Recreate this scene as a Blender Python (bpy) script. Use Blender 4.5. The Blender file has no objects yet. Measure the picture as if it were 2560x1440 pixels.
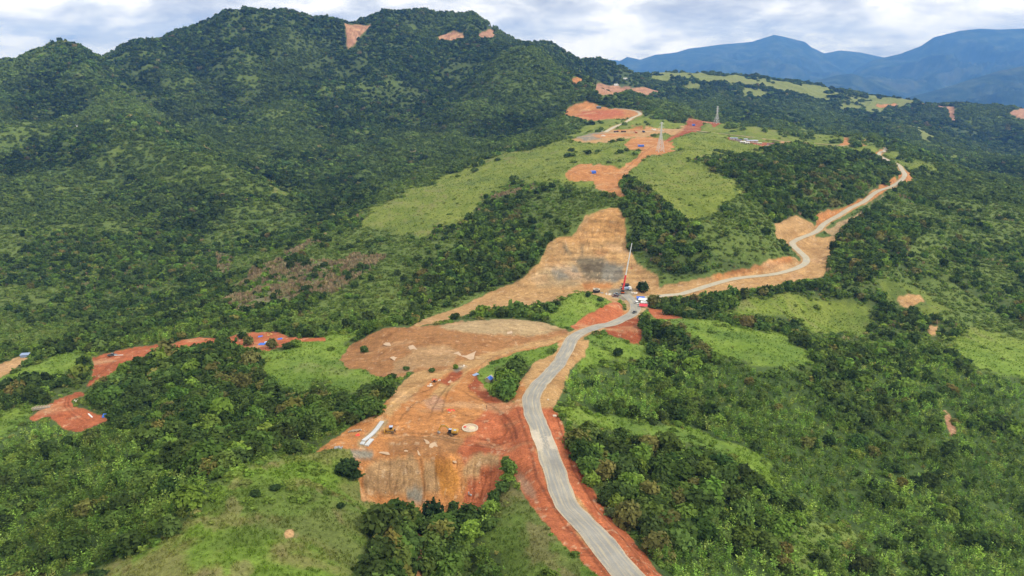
import bpy, bmesh, math, random, time
import numpy as np
from mathutils import Vector, Matrix

T_START = time.time()
random.seed(7)
rng = np.random.default_rng(7)
sc = bpy.context.scene
COL = sc.collection

# ---------------------------------------------------------------- camera (a drone at the origin; the ground lies below it)
cam_d = bpy.data.cameras.new('camera')
cam = bpy.data.objects.new('camera', cam_d)
COL.objects.link(cam)
cam_d.sensor_width = 36.0
cam_d.lens = 1711.0 / 2560.0 * 36.0
cam_d.clip_start = 0.5
cam_d.clip_end = 120000.0
cam.location = (0, 0, 0)
cam.rotation_euler = (math.radians(90 - 17.2), 0, 0)
sc.camera = cam

# ---------------------------------------------------------------- daylight: cloudy sky and a soft sun
SUN_EL, SUN_AZ = math.radians(44), math.radians(112)      # azimuth clockwise from the view direction (+Y)
world = bpy.data.worlds.new('World')
sc.world = world
world.use_nodes = True
wt = world.node_tree
wt.nodes.clear()


def N(tree, kind, **kw):
    n = tree.nodes.new(kind)
    for k, v in kw.items():
        if k in n.inputs.keys() if hasattr(n.inputs, 'keys') else False:
            n.inputs[k].default_value = v
        else:
            setattr(n, k, v)
    return n


def mathn(tree, op, a, b=None, clamp=False):
    n = tree.nodes.new('ShaderNodeMath'); n.operation = op; n.use_clamp = clamp
    for i, s in enumerate((a, b)):
        if s is None:
            continue
        if isinstance(s, (int, float)):
            n.inputs[i].default_value = s
        else:
            tree.links.new(s, n.inputs[i])
    return n.outputs[0]


def ramp(tree, fac, stops):
    n = tree.nodes.new('ShaderNodeValToRGB')
    els = n.color_ramp.elements
    while len(els) < len(stops):
        els.new(0.5)
    for e, (p, c) in zip(els, stops):
        e.position = p
        e.color = (c[0], c[1], c[2], 1) if isinstance(c, (tuple, list)) else (c, c, c, 1)
    tree.links.new(fac, n.inputs[0])
    return n.outputs[0]


sky = wt.nodes.new('ShaderNodeTexSky')
sky.sky_type = 'NISHITA'
sky.sun_disc = False
sky.sun_elevation = SUN_EL
sky.sun_rotation = SUN_AZ
sky.altitude = 300
bg_sky = wt.nodes.new('ShaderNodeBackground'); bg_sky.inputs[1].default_value = 0.10
wt.links.new(sky.outputs[0], bg_sky.inputs[0])
tc = wt.nodes.new('ShaderNodeTexCoord')
sep = wt.nodes.new('ShaderNodeSeparateXYZ'); wt.links.new(tc.outputs['Generated'], sep.inputs[0])
zz = mathn(wt, 'ADD', mathn(wt, 'MAXIMUM', sep.outputs[2], 0.0), 0.26)     # a cloud layer overhead: flatter and smaller towards the horizon
comb = wt.nodes.new('ShaderNodeCombineXYZ')
wt.links.new(mathn(wt, 'DIVIDE', sep.outputs[0], zz), comb.inputs[0])
wt.links.new(mathn(wt, 'DIVIDE', sep.outputs[1], zz), comb.inputs[1])
wt.links.new(mathn(wt, 'MULTIPLY', sep.outputs[2], 3.0), comb.inputs[2])


def wnoise(scale, detail, rough, off, dist=0.0):
    m = wt.nodes.new('ShaderNodeMapping'); m.inputs['Location'].default_value = off
    wt.links.new(comb.outputs[0], m.inputs['Vector'])
    n = wt.nodes.new('ShaderNodeTexNoise')
    n.inputs['Scale'].default_value = scale; n.inputs['Detail'].default_value = detail
    n.inputs['Roughness'].default_value = rough; n.inputs['Distortion'].default_value = dist
    wt.links.new(m.outputs[0], n.inputs['Vector'])
    return n.outputs[0]


big = wnoise(1.9, 9, 0.58, (3.1, 1.7, 0), 0.3)
small = wnoise(5.5, 8, 0.6, (8.2, 4.4, 1), 0.2)
mix = mathn(wt, 'ADD', mathn(wt, 'MULTIPLY', big, 0.68), mathn(wt, 'MULTIPLY', small, 0.32))
cloud_col = ramp(wt, mix, [(0.38, (.40, .385, .365)), (0.46, (.62, .605, .57)), (0.52, (.86, .835, .775)), (0.58, (1.08, 1.045, .955))])
bg_cloud = wt.nodes.new('ShaderNodeBackground'); bg_cloud.inputs[1].default_value = 1.4
wt.links.new(cloud_col, bg_cloud.inputs[0])
cover = ramp(wt, wnoise(1.1, 7, 0.6, (1.3, 6.6, 2), 0.2), [(0.31, 0.82), (0.40, 1.0)])
mx = wt.nodes.new('ShaderNodeMixShader')
wt.links.new(cover, mx.inputs[0]); wt.links.new(bg_sky.outputs[0], mx.inputs[1]); wt.links.new(bg_cloud.outputs[0], mx.inputs[2])
wo = wt.nodes.new('ShaderNodeOutputWorld'); wt.links.new(mx.outputs[0], wo.inputs[0])

sun_d = bpy.data.lights.new('sun', 'SUN')
sun_d.energy = 2.0
sun_d.angle = math.radians(7)
sun_d.color = (1.0, 0.95, 0.87)
sun = bpy.data.objects.new('sun', sun_d)
COL.objects.link(sun)
sd = Vector((math.sin(SUN_AZ) * math.cos(SUN_EL), math.cos(SUN_AZ) * math.cos(SUN_EL), math.sin(SUN_EL)))
sun.rotation_euler = (-sd).to_track_quat('-Z', 'Y').to_euler()
sun.location = sd * 500

sc.view_settings.view_transform = 'Standard'
sc.view_settings.look = 'None'
sc.view_settings.exposure = 0.35
sc.view_settings.gamma = 1.0
sc.view_settings.use_curve_mapping = False
sc.render.engine = 'CYCLES'
sc.cycles.max_bounces = 5
sc.cycles.diffuse_bounces = 2
sc.cycles.glossy_bounces = 2
sc.cycles.transmission_bounces = 2
sc.cycles.volume_bounces = 1
sc.cycles.transparent_max_bounces = 4
sc.cycles.use_adaptive_sampling = False
sc.cycles.use_denoising = True
sc.cycles.denoiser = 'OPENIMAGEDENOISE'
sc.cycles.denoising_input_passes = 'RGB_ALBEDO_NORMAL'
sc.cycles.denoising_prefilter = 'ACCURATE'
sc.cycles.caustics_reflective = False
sc.cycles.caustics_refractive = False

# ---------------------------------------------------------------- terrain model (numpy)
F_PX = 1711.0                     # focal length of the photograph, in its own pixels (2560 wide)
PITCH = math.radians(17.2)
CP, SP = math.cos(PITCH), math.sin(PITCH)


def ray(u, v):
    """pixel of the photograph -> (x/y, z/y) of its line of sight; the camera is the origin"""
    xc = (np.asarray(u, float) - 1280.0) / F_PX
    yc = (720.0 - np.asarray(v, float)) / F_PX
    fy = CP + yc * SP
    return xc / fy, (-SP + yc * CP) / fy


def to_pixel(x, y, z):
    fwd = y * CP - z * SP
    up = y * SP + z * CP
    return 1280.0 + F_PX * x / fwd, 720.0 - F_PX * up / fwd


# survey points of the ground: (column, row, distance along the view axis in metres)
SURVEY = """
1572 1440 140; 1500 1350 160; 1416 1270 180; 1402 1220 193; 1382 1170 207; 1365 1120 220; 1347 1070 236; 1332 1020 254;
1330 990 266; 1349 960 283; 1385 920 312; 1417 870 356; 1440 838 384; 1500 815 414; 1560 795 437; 1582 780 453; 1592 755 488; 1560 730 519; 1490 728 523;
1640 1520 122; 1750 1600 108; 500 1440 125; 700 1340 146; 600 1170 188; 850 1130 214; 900 1440 136; 850 1250 175; 450 1300 158; 700 1240 171; 300 1440 136;
600 1600 100; 300 1600 112; 1100 1600 136; 800 1560 110; 100 1600 128; 1350 1600 122; 1300 1440 148; 1300 1350 164; 1300 1270 184; 1230 1440 158; 1240 1300 182;
1100 1440 161; 1100 1350 178; 1000 1280 199; 1100 1285 200; 1180 1275 202; 930 1262 200; 1000 1400 160;
940 1148 218.5; 1000 1143 219; 1050 1143 219; 1120 1143 219; 1180 1140 220; 1240 1140 221; 930 1100 230; 1000 1100 231; 1060 1100 232; 1130 1095 234; 1200 1080 239; 1250 1080 240; 1270 1120 228;
940 1060 243; 1040 1050 249; 1120 1020 260; 1200 1010 263; 1260 1010 262; 1290 1050 246; 1300 1110 226; 1040 990 274; 1100 950 297; 1130 1000 269; 960 1030 252; 860 1090 231; 800 1125 219;
0 1440 161; 200 1350 170; 0 1250 219; 200 1200 226; 400 1150 230; 600 1080 255; 800 1050 258; 700 1120 227; 0 1100 285; 200 1080 288; 400 1000 315; 600 950 330; 800 960 312; 940 960 295;
160 1030 312; 100 1030 315; 230 1050 304; 50 1000 335; 230 960 347; 300 890 393; 450 850 413; 600 845 409; 690 840 407; 800 848 392; 870 860 380; 900 900 346; 60 900 402; 0 950 371; 720 900 352; 500 900 366; 150 920 385;
950 823 383; 1100 809 398; 1250 801 409; 1340 806 408; 1400 822 399; 1390 845 382; 1100 850 360; 1000 850 364; 900 873 367; 900 930 322; 980 935 312; 1160 905 327; 1280 872 358; 1220 890 341; 1200 850 364; 1000 890 337; 1100 890 338; 870 910 335;
1180 960 290; 1250 960 299; 1250 930 316; 1310 940 301; 1330 895 338; 1200 985 279;
1440 729 475; 1380 766 450; 1500 744 474; 1450 780 432; 1500 795 424; 1540 757 462; 1400 800 421; 1570 765 470; 1600 820 412; 1530 835 396; 1600 860 392;
1040 805 480; 1200 757 514; 1300 742 524; 1400 743 521; 1250 785 444; 1120 790 462; 1340 780 446; 950 805 470;
1350 720 537; 1450 702 547; 1600 702 547; 1640 735 525; 1350 660 566; 1500 640 581; 1430 640 580; 1560 640 582; 1400 592 606; 1550 560 622; 1500 528 640; 1545 520 645; 1460 550 628; 1620 690 555; 1580 600 606;
1530 480 735; 1480 440 850; 1430 430 850; 1550 425 880; 1600 400 930; 1650 380 1000; 1610 378 1000; 1580 360 1080; 1560 345 1150; 1450 345 1150; 1510 325 1280; 1600 325 1265; 1700 325 1290; 1850 350 1230; 1900 340 1330; 2000 350 1340; 2130 365 1290; 2215 369 1270; 1600 287 1600; 1480 272 1720; 1480 300 1560; 1560 286 1620; 1440 290 1600; 1790 308 1545; 1733 313 1520; 1850 319 1500; 2000 340 1400; 1700 300 1580; 2100 356 1330;
1700 400 920; 1750 450 800; 1850 420 880; 1950 400 960; 2050 385 1080; 2150 410 1020; 1650 480 730; 1700 560 620; 1750 620 580; 1650 640 572; 1800 520 680; 1850 600 600; 1950 500 740; 2050 480 800; 2150 460 880; 1950 620 620; 1850 660 575; 1720 680 555; 1930 560 665;
1700 735 518; 1740 726 527; 1790 708 543; 1850 694 558; 1930 687 568; 1980 675 580; 2015 655 603; 1995 627 634; 1980 608 655; 2040 580 697; 2060 560 726; 2100 537 770; 2160 505 835; 2220 470 920; 2255 450 970; 2262 435 1010; 2240 410 1100; 2200 388 1200;
1700 290 2300; 1880 316 1900; 2080 352 1640; 2230 372 1560; 2400 425 1330; 1700 245 2650; 1800 263 2450; 1900 295 2200; 1990 322 2000; 2060 345 1760; 1800 300 2050; 1960 288 2650; 2060 312 2400; 2150 345 2050; 2150 270 2950; 2240 296 2680; 2320 334 2330; 2400 386 1950; 2500 440 1560; 2190 320 2280; 2290 362 1900; 2350 312 2950; 2450 360 2600; 2540 402 2300; 2560 460 1350; 2250 380 1350; 2350 420 1180; 2300 400 1200;
1650 250 2600; 1500 240 2300; 1500 215 2700; 1620 230 2700; 1560 180 3000; 1650 185 3400; 1750 190 3600; 1900 200 3700; 2000 212 3700; 2100 226 3600; 2200 243 3500; 2300 258 3400; 2400 263 3300; 2500 271 3100; 2560 275 3000; 2700 290 3000; 1900 250 2900; 2100 285 2780; 2420 290 2900; 2560 320 2750; 2480 300 2850; 2000 270 2850; 1800 240 2900; 2650 400 1700;
2300 445 1055; 2400 500 900; 2560 520 880; 2300 560 740; 2200 620 640; 2100 640 612; 2200 530 800; 2400 650 660; 2560 650 680; 2100 720 540; 2000 700 560; 1900 720 532; 2300 750 545; 2500 800 530; 1800 760 490; 1700 760 492; 1650 790 455; 2700 600 790; 2700 800 560;
1640 797 445; 1720 800 438; 1800 812 431; 1880 828 420; 1950 852 404; 2050 920 368; 1900 800 480; 2050 850 455; 2150 800 510; 2080 770 522; 2000 750 520; 2120 860 450; 1640 880 384; 1800 900 374; 1500 900 352; 1450 960 313; 1600 980 320; 1800 1000 320; 2000 1000 335; 2200 1000 350; 2400 1000 365; 2560 1000 375; 2300 880 430; 2500 900 430; 2700 1000 385; 1400 1000 270; 1940 940 350;
1400 1020 257; 1480 1040 258; 1550 1060 260; 1620 1073 259; 1700 1090 258; 1780 1112 254; 1850 1140 248; 1950 1205 238; 2030 1290 224; 1600 1030 285; 1720 1060 282; 1800 1080 280; 2000 1150 273; 2100 1250 254; 1500 1010 285; 1500 1120 231; 1600 1200 214; 1800 1250 211; 1700 1350 185; 1900 1350 194; 2000 1440 180; 1700 1440 160; 1450 1130 223; 2200 1300 240; 2400 1200 280; 2560 1300 265; 2300 1440 205; 2560 1440 220; 2560 1150 315; 2300 1100 310; 2700 1440 230; 2700 1250 290; 2000 1600 150; 2400 1600 175; 1480 1180 208; 1560 1300 184; 1640 1390 168;
1000 720 560; 850 770 530; 600 790 522; 300 820 512; 0 850 500; 1000 790 477; 700 820 455; 400 830 465; 150 860 452; 0 800 580; -150 850 500; 900 800 475;
580 740 600; 650 670 680; 730 625 735; 800 590 790; 900 530 880; 980 493 945; 1050 460 1010; 1120 432 1065; 1200 405 1120; 1270 382 1185; 1330 360 1250; 1420 320 1400; 750 700 615; 900 620 715; 1000 560 785; 1000 640 660; 1200 520 790; 1300 440 925; 1200 620 645; 1300 600 645; 1350 520 735; 1150 700 572; 1300 690 558; 1400 470 800; 900 700 590; 1100 600 690; 1180 470 890;
520 745 655; 300 780 640; 560 700 705; 700 610 850; 850 530 1000; 1000 450 1190; 1150 390 1380; 1300 345 1530; 450 770 620; 100 800 610;
0 700 720; 300 650 800; 500 560 930; 200 550 930; 0 600 850; 700 500 1160; 800 430 1280; 950 400 1400; 1060 345 1640; 1260 300 1690; 1400 280 1740; 500 660 770; 600 590 880; -200 700 740; -200 500 1000;
230 172 1800; 260 205 1730; 280 240 1560; 300 320 1340; 360 340 1285; 420 360 1235; 490 385 1180; 550 410 1130; 650 450 1075; 720 490 1040; 200 290 1640; 120 300 1600; 150 350 1350; 0 345 1340; 100 450 1150; 300 450 1160; 0 250 1600; 100 250 1660; 0 183 1750; 80 142 1850; 165 105 1900; 210 130 1950; 255 150 2050; 300 130 2150; 400 102 2250; 500 75 2300; 560 45 2330; 630 27 2350; 720 45 2400; 830 55 2450; 880 76 2450; 930 69 2500; 1000 50 2650; 1085 30 2750; 1150 50 2750; 1230 80 2650; 1290 106 2550; 1350 112 2700; 1400 130 2800; 1440 148 2900; 1500 155 2900; -100 200 1750; -250 230 1750;
500 200 2080; 400 300 1790; 480 330 1720; 560 370 1540; 640 405 1390; 720 440 1260; 600 300 1800; 350 270 1840; 700 200 2050; 700 350 1600; 870 250 1960; 880 330 1700; 760 200 2030; 740 270 1830; 720 330 1640; 1000 130 2330; 960 190 2130; 900 200 2150; 640 180 2050; 560 175 2060; 1000 200 2150; 900 150 2250; 800 110 2350; 620 120 2200; 450 180 2000; 350 220 1990; 335 290 1800; 1100 130 2400; 1090 250 2080; 1180 190 2180; 1010 300 1900; 950 350 1680; 1205 250 1840; 1185 300 1720; 1150 350 1560; 550 250 1960; 800 250 1930; 800 340 1640;
1290 126 2050; 1250 150 2070; 1220 190 2000; 1340 160 1950; 1390 200 1870; 1440 245 1780; 1330 250 1800; 1240 250 1830; 1350 128 2400; 1400 160 2450; 1450 200 2400; 1470 235 2150; 1150 118 2420; 1200 160 2250
"""
# ground the photograph does not show (behind crests): (column, distance, height relative to the camera)
HIDDEN = """
-200 3000 -60; 100 2500 -40; 250 2600 -30; 500 3000 0; 750 3100 20; 1000 3400 60; 1250 3300 0; 1400 3500 -40; -200 4500 -300; 300 4500 -280; 700 4500 -260; 1100 4600 -240; 1500 4300 -160; 1800 4600 -180; 2200 4300 -260; 2600 4000 -320; 2900 3500 -300;
1800 5300 -420; 1300 5300 -420; 800 5300 -420; 300 5300 -420; 2300 5300 -460; 2800 5200 -480; -200 5300 -420; 1450 3250 -20; 190 2150 20; 60 2100 -30; 230 2200 25
"""


def parse(txt):
    return np.array([[float(t) for t in p.split()] for p in txt.replace('\n', ' ').split(';') if p.strip()])


sv = parse(SURVEY)
ca, cs = ray(sv[:, 0], sv[:, 1])
hd = parse(HIDDEN)
ha, _ = ray(hd[:, 0], np.full(len(hd), 190.0))
CA = np.concatenate([ca, ha])
CY = np.concatenate([sv[:, 2], hd[:, 1]])
CZ = np.concatenate([cs * sv[:, 2], hd[:, 2]])
Y0, Y1, A1 = 88.0, 5300.0, 1.14
NA, NY = 1500, 880
LOGY = np.log(CY)


def rbf_fit(c2=0.0006, lam=2e-4):
    P = np.stack([CA, LOGY], 1)
    d = np.sqrt(((P[:, None] - P[None]) ** 2).sum(-1) + c2)
    n = len(P)
    # heights vary with distance, so work with z/y**0.5 to keep near relief and far relief comparable
    w = CY ** 0.5
    M = np.zeros((n + 3, n + 3))
    M[:n, :n] = -d + lam * np.eye(n)
    M[:n, n] = 1; M[:n, n + 1:] = P
    M[n, :n] = 1; M[n + 1:, :n] = P.T
    rhs = np.concatenate([CZ / w, [0, 0, 0]])
    return P, np.linalg.solve(M, rhs), c2


def rbf_eval(fit, a, ly):
    P, c, c2 = fit
    out = np.empty(a.size)
    A = a.ravel(); L = ly.ravel()
    for i in range(0, A.size, 20000):
        aa = A[i:i + 20000]; ll = L[i:i + 20000]
        d = np.sqrt((aa[:, None] - P[:, 0]) ** 2 + (ll[:, None] - P[:, 1]) ** 2 + c2)
        out[i:i + 20000] = -d @ c[:-3] + c[-3] + c[-2] * aa + c[-1] * ll
    return out.reshape(a.shape) * np.exp(ly * 0.5)


# value noise -----------------------------------------------------------------
def hash2(ix, iy, seed):
    h = (ix.astype(np.int64) * 374761393 + iy.astype(np.int64) * 668265263 + seed * 974634777) & 0xffffffff
    h = ((h ^ (h >> 13)) * 1274126177) & 0xffffffff
    return ((h ^ (h >> 16)) & 0xffffff).astype(np.float64) / 0xffffff


def noise(x, y, seed=0):
    fx = np.floor(x); fy = np.floor(y)
    tx = x - fx; ty = y - fy
    tx = tx * tx * (3 - 2 * tx); ty = ty * ty * (3 - 2 * ty)
    a = hash2(fx, fy, seed); b = hash2(fx + 1, fy, seed); c = hash2(fx, fy + 1, seed); d = hash2(fx + 1, fy + 1, seed)
    return (a + (b - a) * tx) * (1 - ty) + (c + (d - c) * tx) * ty


def fbm(x, y, scale, octaves=4, seed=0, gain=0.5):
    x = x / scale; y = y / scale
    s = np.zeros_like(x); amp = 1.0; tot = 0
    for o in range(octaves):
        s += amp * noise(x * 1.0 + 17.3 * o, y - 9.1 * o, seed + o)
        tot += amp; amp *= gain
        x, y = (x * 0.8 - y * 0.6) * 2.03, (x * 0.6 + y * 0.8) * 2.03
    return s / tot                       # 0..1


def ridged(x, y, scale, octaves=4, seed=0):
    x = x / scale; y = y / scale
    s = np.zeros_like(x); amp = 1.0; tot = 0
    for o in range(octaves):
        s += amp * (1 - np.abs(2 * noise(x + 3.7 * o, y + 5.1 * o, seed + o) - 1))
        tot += amp; amp *= 0.5
        x, y = (x * 0.8 - y * 0.6) * 2.07, (x * 0.6 + y * 0.8) * 2.07
    return s / tot


def smooth(e0, e1, x):
    t = np.clip((x - e0) / (e1 - e0), 0, 1)
    return t * t * (3 - 2 * t)


fit = rbf_fit()
ga = np.linspace(-A1, A1, NA)
gl = np.linspace(math.log(Y0), math.log(Y1), NY)
ka = np.linspace(-A1, A1, NA // 4)
kl = np.linspace(math.log(Y0), math.log(Y1), NY // 4)
KA, KL = np.meshgrid(ka, kl)
KZ = rbf_eval(fit, KA, KL)


def up1(Z, old, new, axis):
    """cubic (Catmull-Rom) resampling along one axis"""
    t = np.interp(new, old, np.arange(len(old)))
    i = np.clip(np.floor(t).astype(int), 0, len(old) - 2); f = t - i
    g = lambda k: np.take(Z, np.clip(i + k, 0, len(old) - 1), axis=axis)
    sh = [1, 1]; sh[axis] = -1
    f = f.reshape(sh)
    p0, p1, p2, p3 = g(-1), g(0), g(1), g(2)
    return 0.5 * (2 * p1 + (-p0 + p2) * f + (2 * p0 - 5 * p1 + 4 * p2 - p3) * f ** 2 + (-p0 + 3 * p1 - 3 * p2 + p3) * f ** 3)


GZ = up1(up1(KZ, ka, ga, 1), kl, gl, 0)
GA, GL = np.meshgrid(ga, gl)
GY = np.exp(GL)
GX = GA * GY


def at_grid(Z, x, y):
    """bilinear lookup of a grid array at world x, y"""
    a = x / y
    fa = np.clip((a + A1) / (2 * A1) * (NA - 1), 0, NA - 1.001)
    fl = np.clip((np.log(y) - gl[0]) / (gl[-1] - gl[0]) * (NY - 1), 0, NY - 1.001)
    i = fl.astype(int); j = fa.astype(int); ti = fl - i; tj = fa - j
    return (Z[i, j] * (1 - tj) + Z[i, j + 1] * tj) * (1 - ti) + (Z[i + 1, j] * (1 - tj) + Z[i + 1, j + 1] * tj) * ti


def hit(u, v, Z=None, ymin=Y0):
    """where the line of sight through a pixel of the photograph meets the ground"""
    if Z is None:
        Z = GZ
    u = np.atleast_1d(np.asarray(u, float)); v = np.atleast_1d(np.asarray(v, float))
    a, s = ray(u, v)
    fa = np.clip((a + A1) / (2 * A1) * (NA - 1), 0, NA - 1.001)
    j = fa.astype(int); t = fa - j
    col = (Z[:, j] * (1 - t) + Z[:, j + 1] * t) / np.exp(gl)[:, None]
    above = (col >= s[None]) & (np.exp(gl)[:, None] >= ymin)
    k = np.argmax(above, 0); ok = above.any(0)
    k1 = np.clip(k, 1, NY - 1)
    n = np.arange(len(u))
    c0 = col[k1 - 1, n] - s; c1 = col[k1, n] - s
    f = np.clip(c0 / np.where(np.abs(c0 - c1) < 1e-12, 1, c0 - c1), 0, 1)
    y = np.exp(gl[k1 - 1] + f * (gl[1] - gl[0]))
    y = np.where(ok, y, np.nan)
    return a * y, y, s * y


# relief added to the survey: gullies and knolls that grow with distance, none on the worked ground
amp_n = smooth(330, 1500, GY)
far = smooth(700, 1700, GY)
wx = GX + 60 * (fbm(GX, GY, 300, 3, 5) - .5) * far
wy = GY + 60 * (fbm(GX, GY, 300, 3, 9) - .5) * far
left_hills = smooth(0.12, -0.1, GA - 0.00006 * (GY - 1500))
rel = (ridged(wx, wy, 300, 5, 21) - .70) * 105 * far * (0.42 + 0.58 * left_hills) - 5 * far
right_ = smooth(.02, .2, GA) * smooth(400, 560, GY) * smooth(2600, 1500, GY)
rel += (fbm(GX, GY, 90, 4, 33) - .5) * (4 + 14 * amp_n)
rel += (ridged(wx * .8 + GY * .5, wy * .8 - GX * .5, 190, 4, 27) - .62) * 34 * right_
rel += (fbm(GX, GY, 22, 3, 41) - .5) * 2.2

# keep the surveyed crests and valleys where they were measured
rel_at = at_grid(rel, np.clip(CA, -A1, A1) * CY, np.clip(CY, Y0, Y1))
CZ_keep, CZ = CZ, rel_at
fit2 = rbf_fit(0.0016, 1e-2)
CZ = CZ_keep
corr = up1(up1(rbf_eval(fit2, KA, KL), ka, ga, 1), kl, gl, 0)
rel = rel - corr
# ---------------------------------------------------------------- roads traced on the ground, cuts and fills graded to them
ROADS = {   # name: (half width m, [(column, row)...])
    'main': (3.85, "1640 1510; 1572 1440; 1500 1350; 1450 1300; 1416 1262; 1398 1215; 1381 1165; 1364 1115; 1346 1065; 1331 1020; 1330 990; 1348 960; 1384 920; 1417 870; 1440 838; 1490 820; 1530 808; 1565 795; 1584 781; 1589 768; 1582 752; 1563 737"),
    'left': (3.6, "1440 836; 1400 842; 1355 853; 1280 873; 1220 893; 1180 915; 1145 940; 1115 968; 1090 1000"),
    'right': (3.2, "1584 760; 1610 747; 1660 742; 1700 735; 1745 723; 1790 708; 1850 695; 1930 687; 1980 674; 2012 660; 2014 645; 1996 627; 1982 612; 1988 601; 2040 580; 2060 560; 2100 537; 2160 505; 2220 470; 2252 452; 2262 435; 2250 417; 2222 401; 2198 390; 2202 379; 2215 370; 2226 367"),
    'plateau': (3.8, "1513 331; 1540 316; 1576 298; 1599 287; 1595 280; 1576 275; 1540 270"),
    'ridge': (2.6, "1500 333; 1560 331; 1610 330; 1650 326; 1700 325; 1750 328; 1800 334; 1870 342; 1950 352; 2020 358; 2080 362; 2140 367"),
}


def spline(P, step):
    """centripetal-ish Catmull-Rom through world points, resampled every `step` metres"""
    P = np.asarray(P, float)
    Q = np.vstack([2 * P[0] - P[1], P, 2 * P[-1] - P[-2]])
    out = []
    for i in range(1, len(Q) - 2):
        n = max(2, int(np.linalg.norm(Q[i + 1] - Q[i]) / step))
        t = (np.arange(n) / n)[:, None]
        out.append(0.5 * (2 * Q[i] + (-Q[i - 1] + Q[i + 1]) * t + (2 * Q[i - 1] - 5 * Q[i] + 4 * Q[i + 1] - Q[i + 2]) * t ** 2
                          + (-Q[i - 1] + 3 * Q[i] - 3 * Q[i + 1] + Q[i + 2]) * t ** 3))
    out.append(Q[-2][None])
    return np.vstack(out)


def smooth1(z, n):
    k = np.hanning(n + 2)[1:-1]; k /= k.sum()
    return np.convolve(np.pad(z, n // 2, mode='edge'), k, 'valid')[:len(z)]


road_lines = {}
for name, (hw, txt) in ROADS.items():
    px = parse(txt)
    x, y, z = hit(px[:, 0], px[:, 1])
    x = x[~np.isnan(y)]; z = z[~np.isnan(y)]; y = y[~np.isnan(y)]
    L = spline(np.stack([x, y], 1), 0.8 if name in ("main", "left") else 1.6)
    n = 61 if name in ("main", "left") else 45
    pz = smooth1(at_grid(GZ, L[:, 0], L[:, 1]), n)
    road_lines[name] = (hw, np.column_stack([L, pz]))

# pixel of the photograph under every ground vertex, and how far it lies under the horizon of nearer ground
GS = GZ / GY
NEARER = np.maximum.accumulate(GS, 0)
GU, GV = to_pixel(GX, GY, GZ)
SEEN = (GS - NEARER) > -0.0025
GU = np.where(SEEN, GU, -9999.0)


def inside(poly, U, V):
    """even-odd test of arrays of pixels against a traced outline"""
    P = parse(poly) if isinstance(poly, str) else np.asarray(poly, float)
    res = np.zeros(U.shape, bool)
    box = (U > P[:, 0].min()) & (U < P[:, 0].max()) & (V > P[:, 1].min()) & (V < P[:, 1].max())
    if not box.any():
        return res
    u = U[box]; v = V[box]; r = np.zeros(u.shape, bool)
    x0, y0 = P[-1]
    for x1, y1 in P:
        if y0 != y1:
            c = ((y0 > v) != (y1 > v)) & (u < (x1 - x0) * (v - y0) / (y1 - y0) + x0)
            r ^= c
        x0, y0 = x1, y1
    res[box] = r
    return res


dist_px = GY / 684.0
nz1 = fbm(GX, GY, 1, 1, 3) if False else None
sc_n = 1.0
la = GA * 1000; ll_ = GL * 1000        # relief-independent noise coordinates that keep a constant apparent size
w1 = fbm(la, ll_, 26, 4, 61) - .5; w2 = fbm(la, ll_, 26, 4, 71) - .5
e1 = fbm(la, ll_, 9, 3, 81) - .5; e2 = fbm(la, ll_, 9, 3, 91) - .5
VU, VV = GU + w1 * 46, GV + w2 * 34          # ragged outlines for plant cover
EU, EV = GU + e1 * 13, GV + e2 * 9           # crisper outlines for worked earth

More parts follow.
